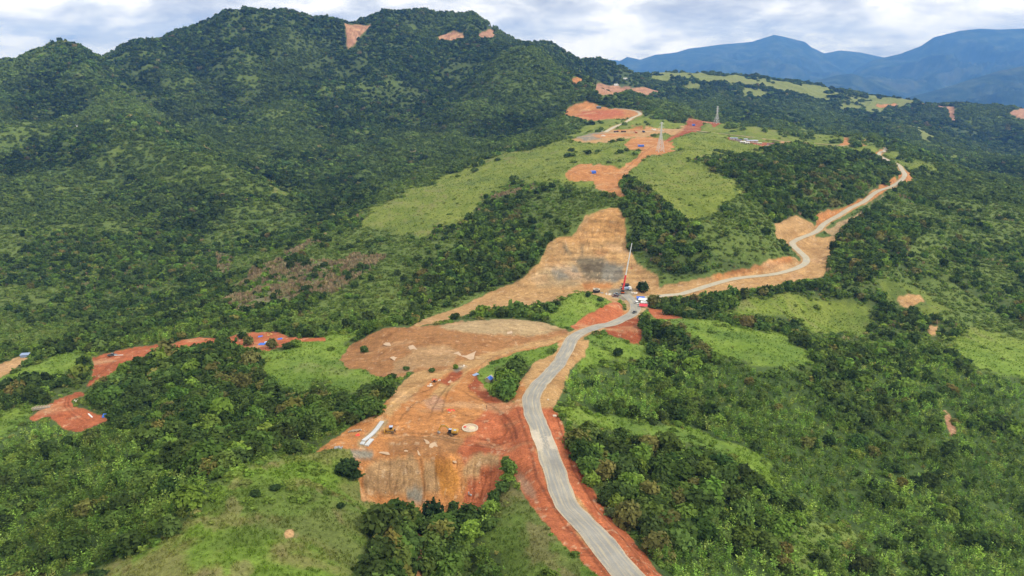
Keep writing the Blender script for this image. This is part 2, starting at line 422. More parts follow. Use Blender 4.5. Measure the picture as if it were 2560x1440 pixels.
FOREST, GRASS, EARTH, BAMBOO, GROVE, REEDS, SHRUB = range(7)
K = np.zeros(GZ.shape, np.int8)
COVER = [
    (BAMBOO, "0 1060; 90 1040; 300 1090; 560 1090; 620 1130; 560 1180; 490 1260; 420 1330; 300 1380; 180 1440; 60 1500; -400 1500; -400 1060"),
    (BAMBOO, "1400 930; 1500 910; 1640 930; 1760 880; 1850 915; 2060 930; 2300 900; 2560 960; 2900 960; 2900 1550; 1700 1550; 1620 1380; 1760 1340; 1860 1240; 2000 1290; 1900 1170; 1780 1085; 1640 1050; 1480 1020; 1390 1000"),
    (BAMBOO, "1600 520; 1720 560; 1800 640; 1720 690; 1640 640; 1570 600"),
    (SHRUB, "1740 480; 1800 520; 1900 570; 1990 620; 1985 645; 1900 670; 1800 640; 1720 560; 1690 500"),
    (GRASS, "1760 768; 1880 740; 2000 740; 2140 760; 2190 790; 2150 840; 2020 825; 1940 790; 1800 790"),
    (GRASS, "2390 822; 2480 828; 2600 880; 2600 960; 2450 930; 2380 880"),
    (GRASS, "2195 700; 2320 728; 2395 790; 2330 790; 2230 745"),
    (SHRUB, "1240 240; 1300 200; 1340 165; 1400 205; 1445 240; 1425 270; 1350 275; 1300 285; 1225 275"),
    (SHRUB, "300 318; 420 362; 540 398; 640 445; 720 490; 600 490; 450 470; 330 440; 240 380"),
    (SHRUB, "-50 500; 120 420; 260 400; 330 440; 250 500; 100 540; -50 560"),
    (SHRUB, "2230 400; 2330 420; 2480 470; 2600 520; 2600 560; 2450 520; 2300 450"),
    (SHRUB, "2450 540; 2600 580; 2600 680; 2480 620"),
    (SHRUB, "1650 250; 1800 245; 1850 290; 1750 290"), (SHRUB, "1900 262; 2050 270; 2150 300; 2080 320; 1950 290"), (SHRUB, "2380 275; 2560 290; 2600 330; 2450 320; 2350 300"),
    (GRASS, "1585 445; 1640 440; 1710 470; 1760 500; 1800 520; 1740 540; 1680 510; 1620 480"), (GRASS, "1760 440; 1830 450; 1860 500; 1800 480"),
    (SHRUB, "560 520; 700 500; 800 560; 700 640; 600 660; 500 600"),
    (SHRUB, "880 420; 980 360; 1150 330; 1280 330; 1200 390; 1040 440; 920 480"),
    (SHRUB, "620 260; 720 250; 820 330; 760 400; 680 370"),
    (SHRUB, "1010 60; 1085 32; 1160 60; 1080 80; 1000 75"),
    (SHRUB, "2000 310; 2150 330; 2300 400; 2480 470; 2400 480; 2250 420; 2080 350"),
    (SHRUB, "440 330; 520 290; 600 310; 700 380; 640 420; 520 370"),
    (SHRUB, "980 440; 1100 400; 1240 380; 1150 440; 1050 480; 900 540"),
    (SHRUB, "2000 1450; 1960 1330; 2040 1300; 2150 1330; 2120 1390"),
    (SHRUB, "0 780; 130 760; 200 800; 120 830; 0 830"),
    (SHRUB, "500 1250; 560 1190; 640 1150; 720 1130; 700 1160; 600 1200; 520 1290; 470 1360; 440 1350"),
    (REEDS, "560 750; 640 670; 800 600; 890 575; 970 600; 955 680; 900 720; 760 740; 600 790"),
    (REEDS, "1200 520; 1290 480; 1345 470; 1305 530; 1250 580; 1195 565"),
    (REEDS, "1010 395; 1060 375; 1090 410; 1000 432"),
    (REEDS, "800 620; 900 560; 960 520; 1000 540; 930 590"),
    (REEDS, "540 640; 570 630; 580 670; 550 690"),
    (GRASS, "180 1445; 330 1385; 430 1345; 490 1290; 540 1220; 620 1175; 700 1148; 790 1128; 860 1112; 890 1140; 905 1250; 960 1265; 940 1320; 915 1380; 910 1500; 100 1500"),
    (GRASS, "1230 1260; 1275 1190; 1310 1240; 1400 1340; 1510 1445; 1540 1500; 1260 1500; 1250 1400; 1200 1340"),
    (GRASS, "1368 800; 1398 745; 1440 727; 1500 742; 1545 757; 1480 792; 1432 815; 1400 818"),
    (GRASS, "1205 905; 1300 868; 1410 845; 1385 885; 1340 905; 1270 915; 1250 940; 1245 985; 1200 985; 1165 972; 1185 945"),
    (GRASS, "1470 845; 1530 838; 1610 862; 1660 880; 1640 905; 1520 905; 1470 925; 1430 930"),
    (GRASS, "1600 795; 1700 793; 1800 802; 1920 828; 2000 865; 2045 920; 1950 925; 1850 905; 1740 865; 1670 830; 1630 812"),
    (GRASS, "1385 1012; 1500 1028; 1650 1062; 1760 1082; 1850 1115; 1925 1165; 1965 1235; 1900 1205; 1800 1135; 1700 1102; 1550 1088; 1430 1065"),
    (GRASS, "650 880; 760 855; 820 850; 880 870; 900 925; 965 945; 975 965; 880 985; 790 950; 760 990; 690 1000; 640 960"),
    (GRASS, "740 855; 820 835; 900 830; 860 862; 780 872"),
    (GRASS, "40 930; 150 885; 245 895; 235 950; 120 965; 0 1015; -200 1030; -200 950"),
    (GRASS, "250 965; 300 905; 395 880; 425 870; 400 915; 330 960; 270 985"),
    (GRASS, "-100 1055; 80 1015; 75 1050; 20 1090; -100 1120"),
    (GRASS, "865 585; 940 515; 1060 462; 1200 412; 1330 367; 1420 335; 1480 300; 1600 290; 1700 300; 1850 322; 2050 347; 2200 370; 2290 400; 2340 440; 2280 430; 2180 385; 2060 370; 1950 385; 1880 390; 1780 385; 1740 405; 1800 430; 1800 470; 1840 500; 1780 520; 1720 490; 1560 435; 1500 480; 1430 475; 1400 445; 1300 450; 1210 490; 1185 540; 1100 575; 1040 600; 960 605; 880 600"),
    (GRASS, "1560 440; 1660 440; 1720 480; 1700 520; 1620 460"),
    (GRASS, "1530 170; 1750 186; 1950 200; 2150 232; 2320 258; 2250 270; 2050 245; 1900 222; 1700 203"),
    (GRASS, "1800 223; 1900 232; 1950 247; 1880 245"),
    (GRASS, "2090 262; 2200 262; 2240 275; 2180 285; 2110 280"),
    (GRASS, "2230 290; 2300 330; 2400 390; 2480 430; 2400 400; 2290 340"),
    (GRASS, "1930 300; 2000 325; 2040 345; 1980 330"),
    (SHRUB, "-100 350; 60 322; 105 308; 112 325; 40 360; -100 400"),
    (GRASS, "660 470; 700 455; 760 480; 720 500"),
    (GROVE, "1770 388; 1890 396; 1950 372; 2060 366; 2170 385; 2210 405; 2245 440; 2175 475; 2050 535; 1940 555; 1870 500; 1830 450; 1760 420"),
    (GROVE, "1550 445; 1640 480; 1740 570; 1780 650; 1720 690; 1640 680; 1590 600; 1560 520"),
    (GROVE, "1200 530; 1300 490; 1385 475; 1400 500; 1440 560; 1370 600; 1340 655; 1250 715; 1060 770; 1000 740; 1100 640; 1190 570"),
    (SHRUB, "1330 500; 1400 460; 1490 480; 1540 505; 1460 545; 1420 590; 1340 590; 1290 560"),
    (SHRUB, "700 660; 880 560; 1000 590; 1090 600; 1180 560; 1100 650; 1000 740; 900 760; 800 770; 900 700; 960 640"),
    (GROVE, "340 900; 420 865; 520 855; 640 890; 680 960; 760 1000; 850 990; 960 955; 945 1020; 860 1060; 760 1110; 560 1170; 500 1200; 380 1130; 300 1060; 230 1000"),
    (GROVE, "1600 810; 1650 800; 1760 860; 1820 910; 1700 930; 1620 880"),
    (GROVE, "1430 1065; 1560 1085; 1700 1108; 1830 1160; 1870 1240; 1760 1340; 1660 1420; 1560 1310; 1490 1220; 1450 1140"),
    (GROVE, "940 1290; 1010 1275; 1060 1290; 1180 1275; 1230 1250; 1250 1300; 1180 1350; 1250 1440; 1260 1520; 920 1520; 925 1400"),
    (GROVE, "1248 915; 1315 903; 1344 930; 1308 985; 1266 1003; 1240 980; 1246 950"),
    (GROVE, "1110 790; 1200 765; 1400 755; 1370 800; 1260 800"),
    (GROVE, "-100 970; 120 940; 230 905; 240 940; 120 985; -100 1040"),
    (GROVE, "1300 105; 1400 112; 1500 150; 1560 180; 1500 200; 1430 190; 1360 150"),
    (GROVE, "1640 790; 1760 745; 1860 735; 1800 790; 1680 800"),
    (GROVE, "2060 590; 2180 520; 2330 560; 2260 660; 2140 700; 2080 660"),
]
for kind, poly in COVER:
    K[inside(poly, VU, VV)] = kind

# worked earth: outline, colour (albedo)
ORANGE, RED, BROWN = (.43, .195, .075), (.40, .125, .058), (.31, .155, .068)
TAN, SAND, FILL, GREY, PALE = (.42, .26, .125), (.37, .27, .16), (.345, .215, .115), (.23, .21, .18), (.55, .39, .24)
DEEP = (.28, .078, .033); ROCK = (.16, .13, .09); PINK = (.38, .21, .14); OCHRE = (.41, .185, .048)
WORKS = [
    (ORANGE, "785 1132; 870 1070; 945 1035; 980 985; 1010 955; 1050 930; 1160 905; 1280 870; 1350 850; 1420 838; 1432 850; 1380 860; 1300 880; 1215 905; 1192 930; 1185 950; 1165 972; 1200 985; 1250 1000; 1290 1012; 1310 1060; 1295 1110; 1268 1135; 1258 1200; 1235 1240; 1190 1275; 1140 1290; 1060 1280; 960 1265; 903 1252; 893 1180; 878 1120; 830 1122"),
    (TAN, "955 1035; 985 985; 1010 950; 1060 915; 1160 900; 1140 925; 1070 955; 1020 1000; 975 1040"),
    (BROWN, "848 900; 880 860; 930 833; 960 820; 1100 813; 1160 803; 1260 798; 1350 803; 1412 822; 1422 835; 1340 856; 1280 870; 1200 893; 1150 912; 1100 928; 1020 930; 1000 948; 955 945; 900 920; 872 922"),
    (FILL, "985 905; 1040 880; 1150 880; 1130 915; 1050 918; 1010 935; 980 940"),
    (SAND, "1095 817; 1160 803; 1260 797; 1350 803; 1412 822; 1330 840; 1240 836; 1150 830"),
    (FILL, "1010 868; 1110 862; 1160 880; 1100 900; 1040 888"),
    (TAN, "1150 905; 1200 888; 1300 862; 1420 838; 1425 848; 1330 868; 1220 902; 1180 925; 1110 985; 1080 1010; 1060 1000; 1110 955"),
    (DEEP, "1100 955; 1130 930; 1160 925; 1150 945; 1115 965"),
    (RED, "1235 995; 1290 1015; 1300 1110; 1262 1135; 1258 1200; 1235 1240; 1190 1290; 1155 1270; 1175 1180; 1150 1140; 1120 1120; 1190 1085; 1180 1060; 1200 1040"),
    (DEEP, "1190 940; 1230 990; 1270 1040; 1290 1100; 1250 1130; 1160 1135; 1180 1110; 1260 1090; 1250 1040; 1200 995; 1170 970"),
    (RED, "1185 1075; 1230 1066; 1255 1080; 1250 1100; 1200 1100"),
    (BROWN, "960 1105; 1020 1095; 1110 1085; 1160 1100; 1140 1130; 1060 1142; 980 1130"),
    (OCHRE, "1090 1145; 1130 1150; 1150 1200; 1135 1250; 1110 1240; 1085 1190"),
    (FILL, "908 1185; 925 1160; 965 1145; 1035 1140; 1050 1170; 1058 1215; 1056 1252; 1010 1235; 910 1235"),
    (FILL, "1058 1150; 1085 1148; 1095 1200; 1100 1235; 1062 1235"),
    (FILL, "1155 1180; 1180 1137; 1205 1132; 1250 1140; 1245 1165; 1200 1165; 1200 1195; 1160 1195"),
    (GREY, "1015 1222; 1040 1218; 1058 1225; 1055 1258; 1020 1250"),
    (GREY, "876 1125; 940 1130; 930 1150; 885 1148"), (SAND, "915 1110; 950 1080; 972 1060; 975 1050; 963 1045; 955 1050; 895 1105; 895 1118; 912 1122"),
    (GREY, "1130 925; 1150 912; 1165 915; 1150 928; 1138 932"),
    (PINK, "1060 1000; 1090 985; 1110 1000; 1105 1028; 1070 1025"),
    (RED, "1255 1132; 1275 1020; 1295 1005; 1312 1020; 1340 1120; 1372 1225; 1450 1335; 1545 1440; 1560 1500; 1530 1500; 1500 1443; 1400 1352; 1320 1255; 1283 1185; 1266 1138"),
    (PINK, "1285 1185; 1300 1180; 1340 1235; 1345 1262; 1310 1230"),
    (RED, "1350 1000; 1395 1035; 1420 1095; 1440 1160; 1482 1225; 1535 1288; 1585 1355; 1655 1440; 1700 1500; 1600 1500; 1500 1330; 1430 1230; 1390 1130; 1355 1050"),
    (DEEP, "1410 1120; 1440 1160; 1480 1225; 1500 1270; 1460 1230; 1420 1170"),
    (TAN, "1425 843; 1385 885; 1335 905; 1305 945; 1270 1000; 1300 1015; 1330 1010; 1380 940; 1440 850"),
    (ORANGE, "1305 950; 1275 1000; 1295 1010; 1320 985"),
    (TAN, "1475 848; 1462 890; 1425 935; 1400 990; 1385 1020; 1340 1020; 1390 930; 1445 855"),
    (RED, "1425 818; 1460 793; 1500 770; 1540 750; 1580 785; 1530 805; 1440 824"),
    (ORANGE, "1560 775; 1572 772; 1583 785; 1550 798"),
    (DEEP, "1508 812; 1592 793; 1606 830; 1600 862; 1560 845; 1520 838"),
    (RED, "1618 768; 1660 778; 1715 800; 1640 797; 1625 785"),
    (SAND, "1540 742; 1580 738; 1640 738; 1650 750; 1625 765; 1600 790; 1580 770; 1560 760"),
    (TAN, "1035 808; 1150 765; 1230 728; 1300 700; 1350 655; 1370 605; 1430 592; 1460 545; 1500 525; 1545 517; 1562 550; 1567 620; 1600 660; 1645 690; 1655 735; 1600 745; 1540 757; 1500 742; 1440 728; 1395 752; 1300 766; 1200 778; 1090 808; 1040 815"),
    (SAND, "1365 665; 1435 655; 1470 700; 1440 718; 1340 715; 1330 690"),
    (GREY, "1372 672; 1440 665; 1458 692; 1400 700"),
    (GREY, "1508 655; 1560 662; 1560 690; 1540 705; 1500 702"),
    (ROCK, "1432 642; 1512 640; 1508 668; 1500 704; 1466 704; 1450 668"),
    (ROCK, "1400 612; 1412 610; 1432 640; 1424 642"), (ROCK, "1444 605; 1452 603; 1462 635; 1456 636"), (BROWN, "1480 628; 1520 622; 1520 634; 1490 637"),
    ((.40, .225, .095), "1380 600; 1440 590; 1470 545; 1510 525; 1545 518; 1562 550; 1562 590; 1500 600; 1440 610"),
    (ORANGE, "1452 712; 1480 706; 1530 710; 1530 720; 1460 725"),
    (GREY, "1520 728; 1545 720; 1575 710; 1590 740; 1560 748; 1535 745"),
    (ORANGE, "1412 432; 1450 408; 1500 413; 1550 424; 1592 392; 1612 372; 1628 384; 1572 432; 1545 452; 1552 480; 1572 497; 1490 472; 1488 452; 1420 452"),
    (ORANGE, "1558 362; 1580 348; 1610 342; 1655 350; 1692 364; 1672 370; 1695 378; 1650 390; 1610 382; 1600 372; 1570 373"),
    (TAN, "1425 348; 1470 336; 1530 324; 1640 321; 1745 316; 1720 335; 1660 340; 1600 343; 1540 352; 1455 357"),
    (GREY, "1440 343; 1490 332; 1510 333; 1500 348; 1460 353"),
    (ORANGE, "1480 337; 1560 334; 1600 336; 1560 342; 1490 343"), (ORANGE, "1535 324; 1590 322; 1640 322; 1600 327; 1540 328"),
    (DEEP, "1700 332; 1718 312; 1716 298; 1790 303; 1828 315; 1790 323; 1760 318; 1720 334; 1690 350; 1660 358; 1680 342"),
    (ORANGE, "1408 288; 1430 265; 1470 250; 1508 264; 1540 269; 1585 274; 1598 287; 1530 298; 1480 302; 1412 297"),
    (RED, "1460 277; 1560 276; 1560 288; 1500 298; 1480 300; 1440 290"),
    (ORANGE, "1418 200; 1445 195; 1466 205; 1440 214"),
    (PINK, "1478 212; 1500 208; 1535 216; 1580 221; 1608 218; 1645 222; 1652 236; 1600 243; 1500 241; 1488 226"),
    (PINK, "864 60; 905 60; 932 62; 900 86; 886 105; 866 118"), (PINK, "1078 86; 1130 83; 1162 92; 1140 107; 1100 98"), (PINK, "1192 82; 1230 76; 1244 90; 1200 99"),
    (TAN, "1935 553; 1990 538; 2042 560; 2035 588; 1990 602; 1942 602"),
    (ORANGE, "2038 540; 2165 490; 2215 455; 2240 440; 2235 465; 2185 500; 2060 560; 2045 572"),
    (ORANGE, "2240 425; 2275 432; 2285 450; 2255 460"), (ORANGE, "2195 392; 2200 380; 2225 362; 2180 385"),
    (TAN, "1635 722; 1780 688; 1900 664; 1985 640; 2005 660; 1900 690; 1780 712; 1650 750"),
    (ORANGE, "1780 685; 1900 662; 1975 640; 1985 655; 1900 675; 1790 695"),
    (TAN, "1990 600; 2090 590; 2075 640; 2062 688; 1950 712; 1800 728; 1700 745; 1800 702; 1990 680; 2020 660; 2000 630"),
    (SAND, "2060 580; 2160 525; 2240 470; 2280 445; 2200 500; 2120 560; 2090 590"),
    (PINK, "2285 264; 2312 254; 2350 263; 2384 274; 2390 306; 2376 306; 2368 277; 2320 268"), (ORANGE, "2090 361; 2115 352; 2130 362"), (ORANGE, "2125 365; 2160 360; 2170 368; 2140 370"),
    (ORANGE, "2190 264; 2240 260; 2245 265; 2200 268"), (PINK, "2520 284; 2560 269; 2600 266; 2600 300; 2560 296"),
    (DEEP, "1815 347; 1890 352; 1985 357; 1965 371; 1880 365; 1825 358"),
    (RED, "72 1047; 110 1015; 165 990; 205 978; 215 985; 178 1000; 182 1015; 252 1038; 275 1045; 225 1072; 190 1083; 150 1065; 120 1040; 85 1052"),
    (RED, "212 968; 230 940; 233 895; 300 878; 345 867; 420 861; 452 853; 456 871; 400 881; 340 894; 306 915; 262 944; 226 966"),
    (RED, "432 857; 490 842; 560 848; 600 833; 690 828; 728 845; 718 866; 660 877; 600 866; 520 863; 450 866"),
    (RED, "700 848; 815 842; 812 852; 720 858"),
    (TAN, "-50 925; 30 897; 75 882; 62 908; 0 945; -50 960"),
    (TAN, "712 1329; 732 1322; 737 1342; 713 1349"), (BROWN, "1035 1325; 1055 1325; 1062 1460; 1040 1460"),
    (TAN, "2235 742; 2300 733; 2312 755; 2260 768"), (PINK, "2355 1022; 2372 1035; 2392 1082; 2378 1088; 2362 1052"), (TAN, "2318 812; 2345 816; 2340 835; 2325 835"),
    (PINK, "180 1500; 181 1500; 181 1501"),
]
C = np.zeros(GZ.shape + (3,))
E = np.zeros(GZ.shape)
for col, poly in WORKS:
    m = inside(poly, EU, EV)
    E[m] = 1
    C[m] = col

# roadside strips follow the road lines in the world
ROADD = np.full(GZ.shape, 1e9); ROADZ = np.zeros(GZ.shape)
for name, (hw, L) in road_lines.items():
    a = L[:, 0] / L[:, 1]; ly = np.log(L[:, 1])
    rad = hw * 3.5
    for k in range(0, len(L), 8):
        seg = L[k:k + 9]
        y0, y1 = seg[:, 1].min() - rad, seg[:, 1].max() + rad
        i0, i1 = np.searchsorted(gl, math.log(max(y0, 60))), np.searchsorted(gl, math.log(y1)) + 1
        aa = [(seg[:, 0].min() - rad) / y0, (seg[:, 0].min() - rad) / y1, (seg[:, 0].max() + rad) / y0, (seg[:, 0].max() + rad) / y1]
        j0, j1 = np.searchsorted(ga, min(aa)), np.searchsorted(ga, max(aa)) + 1
        if i1 <= i0 or j1 <= j0:
            continue
        X = GX[i0:i1, j0:j1]; Y = GY[i0:i1, j0:j1]
        for q in range(len(seg)):
            d = np.hypot(X - seg[q, 0], Y - seg[q, 1]) / hw
            w = d < ROADD[i0:i1, j0:j1]
            ROADD[i0:i1, j0:j1][w] = d[w]
            ROADZ[i0:i1, j0:j1][w] = seg[q, 2]
near_road = ROADD < (1.55 + e1 * 1.2)
C[near_road & (E < .5)] = TAN
E[near_road] = 1
K[E > .5] = EARTH
wild = (K == FOREST) & (fbm(GX, GY, 130, 4, 401) > .565) & (GY > 430) & (GY < 1150 + 700 * fbm(GX, GY, 260, 3, 403))
K[wild] = SHRUB


def blur(A, n=1):
    for _ in range(n):
        A = (A + np.roll(A, 1, 0) + np.roll(A, -1, 0)) / 3
        A = (A + np.roll(A, 1, 1) + np.roll(A, -1, 1)) / 3
    return A


Eb = smooth(.3, .7, blur(E, 1))
for c in range(3):
    num = blur(C[..., c] * E, 1); den = blur(E, 1)
    C[..., c] = np.where(den > .02, num / np.maximum(den, .02), 0)

# relief: calm on the worked ground, raised and torn elsewhere; the roadbed is level across
calm = 1 - blur(E, 6) * 0.93
ERAW = blur(E, 2)
GZ = GZ + rel * calm
rut = fbm(GX + .25 * GY, GY * .35, 3.0, 3, 52) - .5
GZ += ERAW * (rut * 0.7 + (fbm(GX, GY, 14, 3, 57) - .5) * 1.0) * smooth(1500, 500, GY)
# rain rills down the steep fill and cut faces
slope_y = np.gradient(GZ, axis=0) / np.gradient(GY, axis=0)
steep = smooth(.3, .6, np.abs(slope_y)) * ERAW
RILL = np.abs(noise(GX / 1.5 + fbm(GX, GY, 6, 3, 75) * 2.2, GY / 30, 77) - .5) * 2
RILL = smooth(.22, 0, RILL)
GZ -= steep * RILL * 0.28 * smooth(400, 250, GY)
RW = smooth(3.0, 1.15, ROADD)
GZ = GZ * (1 - RW) + (ROADZ - 0.05) * RW


# wheel ruts, berms and dug lines traced on the worked ground: pressed into (or heaped on) the soil along world lines
LINES = [   # width m, tint, depth m, pixels
    (.8, .66, .18, "1185 925; 1140 950; 1112 975; 1090 1005; 1075 1040"), (.8, .70, .18, "1205 915; 1160 940; 1130 965; 1112 995; 1105 1030"),
    (.7, 1.3, -.15, "1300 868; 1220 898; 1165 930; 1120 960"), (.6, .7, .15, "1400 842; 1320 862; 1240 890; 1190 918"), (.5, 1.25, -.1, "1410 846; 1330 868; 1250 898; 1200 925"),
    (.9, .62, .2, "960 1040; 990 1010; 1030 990; 1070 975; 1100 955"), (1.2, 1.25, -.3, "935 1060; 970 1020; 1010 985; 1060 958; 1085 948"),
    (.8, .6, .18, "1000 1050; 1030 1015; 1060 1000"), (.8, .72, .15, "1075 1010; 1120 1020; 1170 1040; 1230 1052; 1270 1075"), (.7, .7, .15, "1070 1030; 1120 1042; 1180 1050; 1235 1062"),
    (.7, .62, .18, "1120 1000; 1160 1010; 1210 1030; 1262 1060; 1282 1100"), (.7, 1.2, -.1, "1128 1010; 1170 1022; 1215 1042; 1250 1068"), (.8, .6, .18, "1160 978; 1200 1000; 1240 1022; 1275 1055; 1292 1095"),
    (.8, .6, .2, "980 1088; 1030 1082; 1080 1086; 1130 1098; 1180 1105"), (.8, .66, .2, "975 1098; 1030 1092; 1090 1096; 1150 1110; 1210 1118"), (.6, 1.2, -.1, "990 1072; 1040 1060; 1095 1064"),
    (.7, .62, .2, "1195 1098; 1230 1100; 1258 1090; 1268 1075; 1260 1062"), (.7, .65, .2, "1190 1110; 1240 1114; 1275 1098; 1284 1072"), (.6, .66, .15, "1000 1035; 1050 1040; 1100 1050; 1150 1052"),
    (1.6, .8, -.7, "893 1170; 905 1155; 930 1146; 965 1140; 1010 1136; 1035 1138"), (1.3, .78, -.5, "1060 1142; 1110 1144; 1150 1150; 1180 1134; 1210 1130; 1250 1134"),
    (.6, .66, .4, "1050 1145; 1056 1180; 1060 1230; 1056 1262"), (.6, .68, .4, "1136 1148; 1145 1180; 1152 1220; 1160 1265"), (1.2, 1.3, .2, "1130 1142; 1134 1155; 1140 1172"), (.8, 1.2, .2, "1145 1195; 1150 1230; 1160 1245"),
    (.45, .74, .3, "1000 1142; 1008 1180; 1010 1215"), (.45, .74, .3, "975 1150; 974 1200; 978 1240"), (.45, .76, .3, "948 1160; 945 1200; 950 1245"), (.45, .74, .3, "1200 1170; 1205 1220; 1202 1250"), (.45, .74, .3, "1225 1150; 1228 1190; 1222 1230"),
    (.7, 1.25, -.25, "1058 968; 1072 957; 1087 947"), (.6, .7, .15, "905 885; 960 868; 1040 856; 1110 858; 1165 872; 1190 882"), (.6, 1.2, -.1, "890 905; 930 885; 1000 880"), (.5, .75, .12, "1000 905; 1060 890; 1120 895"),
    (.6, .72, .15, "1240 866; 1290 850; 1350 832; 1400 828"), (1.0, .85, -.5, "955 822; 1030 822; 1100 814; 1130 818; 1170 806; 1220 808; 1260 801"),
    (.8, .62, .3, "1290 1020; 1318 1100; 1345 1200; 1400 1290; 1480 1390; 1530 1450"), (.9, 1.2, -.3, "1325 1030; 1345 1110; 1368 1190; 1400 1250; 1470 1340; 1545 1435"), (.8, 1.22, -.35, "1362 1030; 1385 1090; 1400 1150; 1425 1210; 1470 1270; 1530 1340; 1640 1450"),
    (.6, .6, .2, "1390 1040; 1415 1110; 1436 1180; 1480 1250"), (.7, .65, .2, "1440 1190; 1490 1270; 1560 1350; 1620 1430"),
    (.7, .66, .2, "165 995; 163 1015; 180 1035; 205 1052"), (.7, .66, .2, "172 992; 172 1012; 192 1032; 218 1050"), (.8, .68, .2, "225 955; 260 925; 290 900; 330 888; 400 870; 450 858"), (.7, .7, .2, "215 965; 250 938; 285 905"),
    (.9, 1.18, -.3, "1345 660; 1400 640; 1440 637; 1480 635; 1520 638; 1570 648"), (.8, .72, .3, "1360 645; 1430 632; 1500 630; 1565 640"), (.8, 1.15, -.2, "1330 690; 1400 668; 1440 660"), (.8, 1.15, -.2, "1505 676; 1560 682; 1600 690"),
    (.8, .7, .3, "1380 610; 1440 600; 1500 604; 1558 606"), (.8, 1.15, -.3, "1400 598; 1460 580; 1520 575; 1560 580"), (.8, .75, .3, "1440 565; 1500 552; 1555 556"),
    (1.0, .68, .5, "1450 712; 1480 706; 1510 706; 1530 712"), (.9, 1.2, -.4, "1240 738; 1300 715; 1360 706; 1450 704; 1500 700"), (.8, .7, .3, "1250 748; 1330 735; 1400 730"),
    (1.4, .7, .3, "1560 428; 1590 400; 1612 378; 1640 362; 1680 340; 1712 322"), (1.2, .75, .3, "1420 440; 1470 420; 1540 428"), (1.5, .7, .4, "1420 289; 1480 282; 1560 280"), (1.5, 1.2, -.4, "1440 284; 1500 279; 1570 277"),
]
TINT = np.ones(GZ.shape)
for wd, tint, dep, px in LINES:
    P = parse(px)
    x, y, z = hit(P[:, 0], P[:, 1])
    g = ~np.isnan(y)
    L = spline(np.stack([x[g], y[g]], 1), wd * .7)
    L[:, 0] += (fbm(L[:, 1] * 1.0, L[:, 0], 8, 2, 5) - .5) * wd * 1.2
    for px_, py_ in L:
        r_ = wd * 1.6
        i0, i1 = np.searchsorted(gl, math.log(py_ - r_)), np.searchsorted(gl, math.log(py_ + r_)) + 1
        j0, j1 = np.searchsorted(ga, (px_ - r_) / py_ - .002), np.searchsorted(ga, (px_ + r_) / py_ + .002) + 1
        d = np.hypot(GX[i0:i1, j0:j1] - px_, GY[i0:i1, j0:j1] - py_)
        w = smooth(wd * 1.0, wd * .3, d)
        cur = TINT[i0:i1, j0:j1]
        t_ = 1 + (tint - 1) * w
        TINT[i0:i1, j0:j1] = np.minimum(cur, t_) if tint < 1 else np.maximum(cur, t_)
        GZ[i0:i1, j0:j1] -= dep * w * .16

# benches scratched along the excavated slope
CUTM = inside("1330 700; 1360 650; 1372 610; 1430 592; 1460 545; 1500 525; 1545 518; 1562 550; 1567 620; 1600 660; 1640 690; 1640 715; 1440 712", GU, GV) & (E > .5)
BENCH = smooth(.55, .95, np.cos(2 * math.pi * (GZ + 1.1 * (fbm(GX, GY, 30, 2, 409) - .5)) / 3.3)) * blur(CUTM.astype(float), 2)
GZ -= BENCH * .35
# ridge crests and gully floors: what grows there differs, and the colour there is tinted to bring out relief
def boxblur(A, n, axis):
    c = np.cumsum(np.pad(A, [(n + 1, n) if k == axis else (0, 0) for k in (0, 1)], mode='edge'), axis=axis)
    m = A.shape[axis]
    hi = np.take(c, np.arange(2 * n + 1, 2 * n + 1 + m), axis=axis); lo = np.take(c, np.arange(0, m), axis=axis)
    return (hi - lo) / (2 * n + 1)


Zb = GZ
for _ in range(2):
    Zb = boxblur(boxblur(Zb, 26, 1), 12, 0)
CREST = np.clip((GZ - Zb) / (.0042 * GY), -1, 1) * smooth(430, 800, GY) * smooth(2500, 1500, GY)
# ---------------------------------------------------------------- helpers shared by all builders
def new_mat(name):
    m = bpy.data.materials.new(name); m.use_nodes = True
    t = m.node_tree; t.nodes.clear()
    out = t.nodes.new('ShaderNodeOutputMaterial')
    return m, t, out


def tag(o, label=None, cat=None, group=None, kind=None):
    if label: o['label'] = label
    if cat: o['category'] = cat
    if group: o['group'] = group
    if kind: o['kind'] = kind
    return o


def link(name, me, parent=None):
    o = bpy.data.objects.new(name, me); COL.objects.link(o)
    if parent is not None:
        o.parent = parent
    return o


def raw_mesh(name, co, faces=None, quads=None, tris=None, smooth_=False):
    """mesh from numpy arrays"""
    me = bpy.data.meshes.new(name)
    f = quads if quads is not None else tris
    k = f.shape[1]
    me.vertices.add(len(co)); me.vertices.foreach_set('co', np.ascontiguousarray(co, np.float32).ravel())
    me.loops.add(f.size); me.loops.foreach_set('vertex_index', np.ascontiguousarray(f, np.int32).ravel())
    me.polygons.add(len(f)); me.polygons.foreach_set('loop_start', np.arange(0, f.size, k, dtype=np.int32))
    me.update(calc_edges=True)
    if smooth_:
        me.polygons.foreach_set('use_smooth', np.ones(len(f), bool))
    return me


def set_attr(me, name, data, kind='FLOAT', domain='POINT'):
    a = me.attributes.new(name, kind, domain)
    d = np.asarray(data, np.float32)
    if kind == 'FLOAT_COLOR':
        d = np.column_stack([d, np.ones(len(d), np.float32)]) if d.shape[1] == 3 else d
        a.data.foreach_set('color', np.ascontiguousarray(d, np.float32).ravel())
    elif kind == 'FLOAT_VECTOR':
        a.data.foreach_set('vector', np.ascontiguousarray(d).ravel())
    elif kind == 'INT':
        a.data.foreach_set('value', np.asarray(data, np.int32))
    else:
        a.data.foreach_set('value', d)


def attr(t, name, typ='GEOMETRY'):
    n = t.nodes.new('ShaderNodeAttribute'); n.attribute_name = name; n.attribute_type = typ
    return n


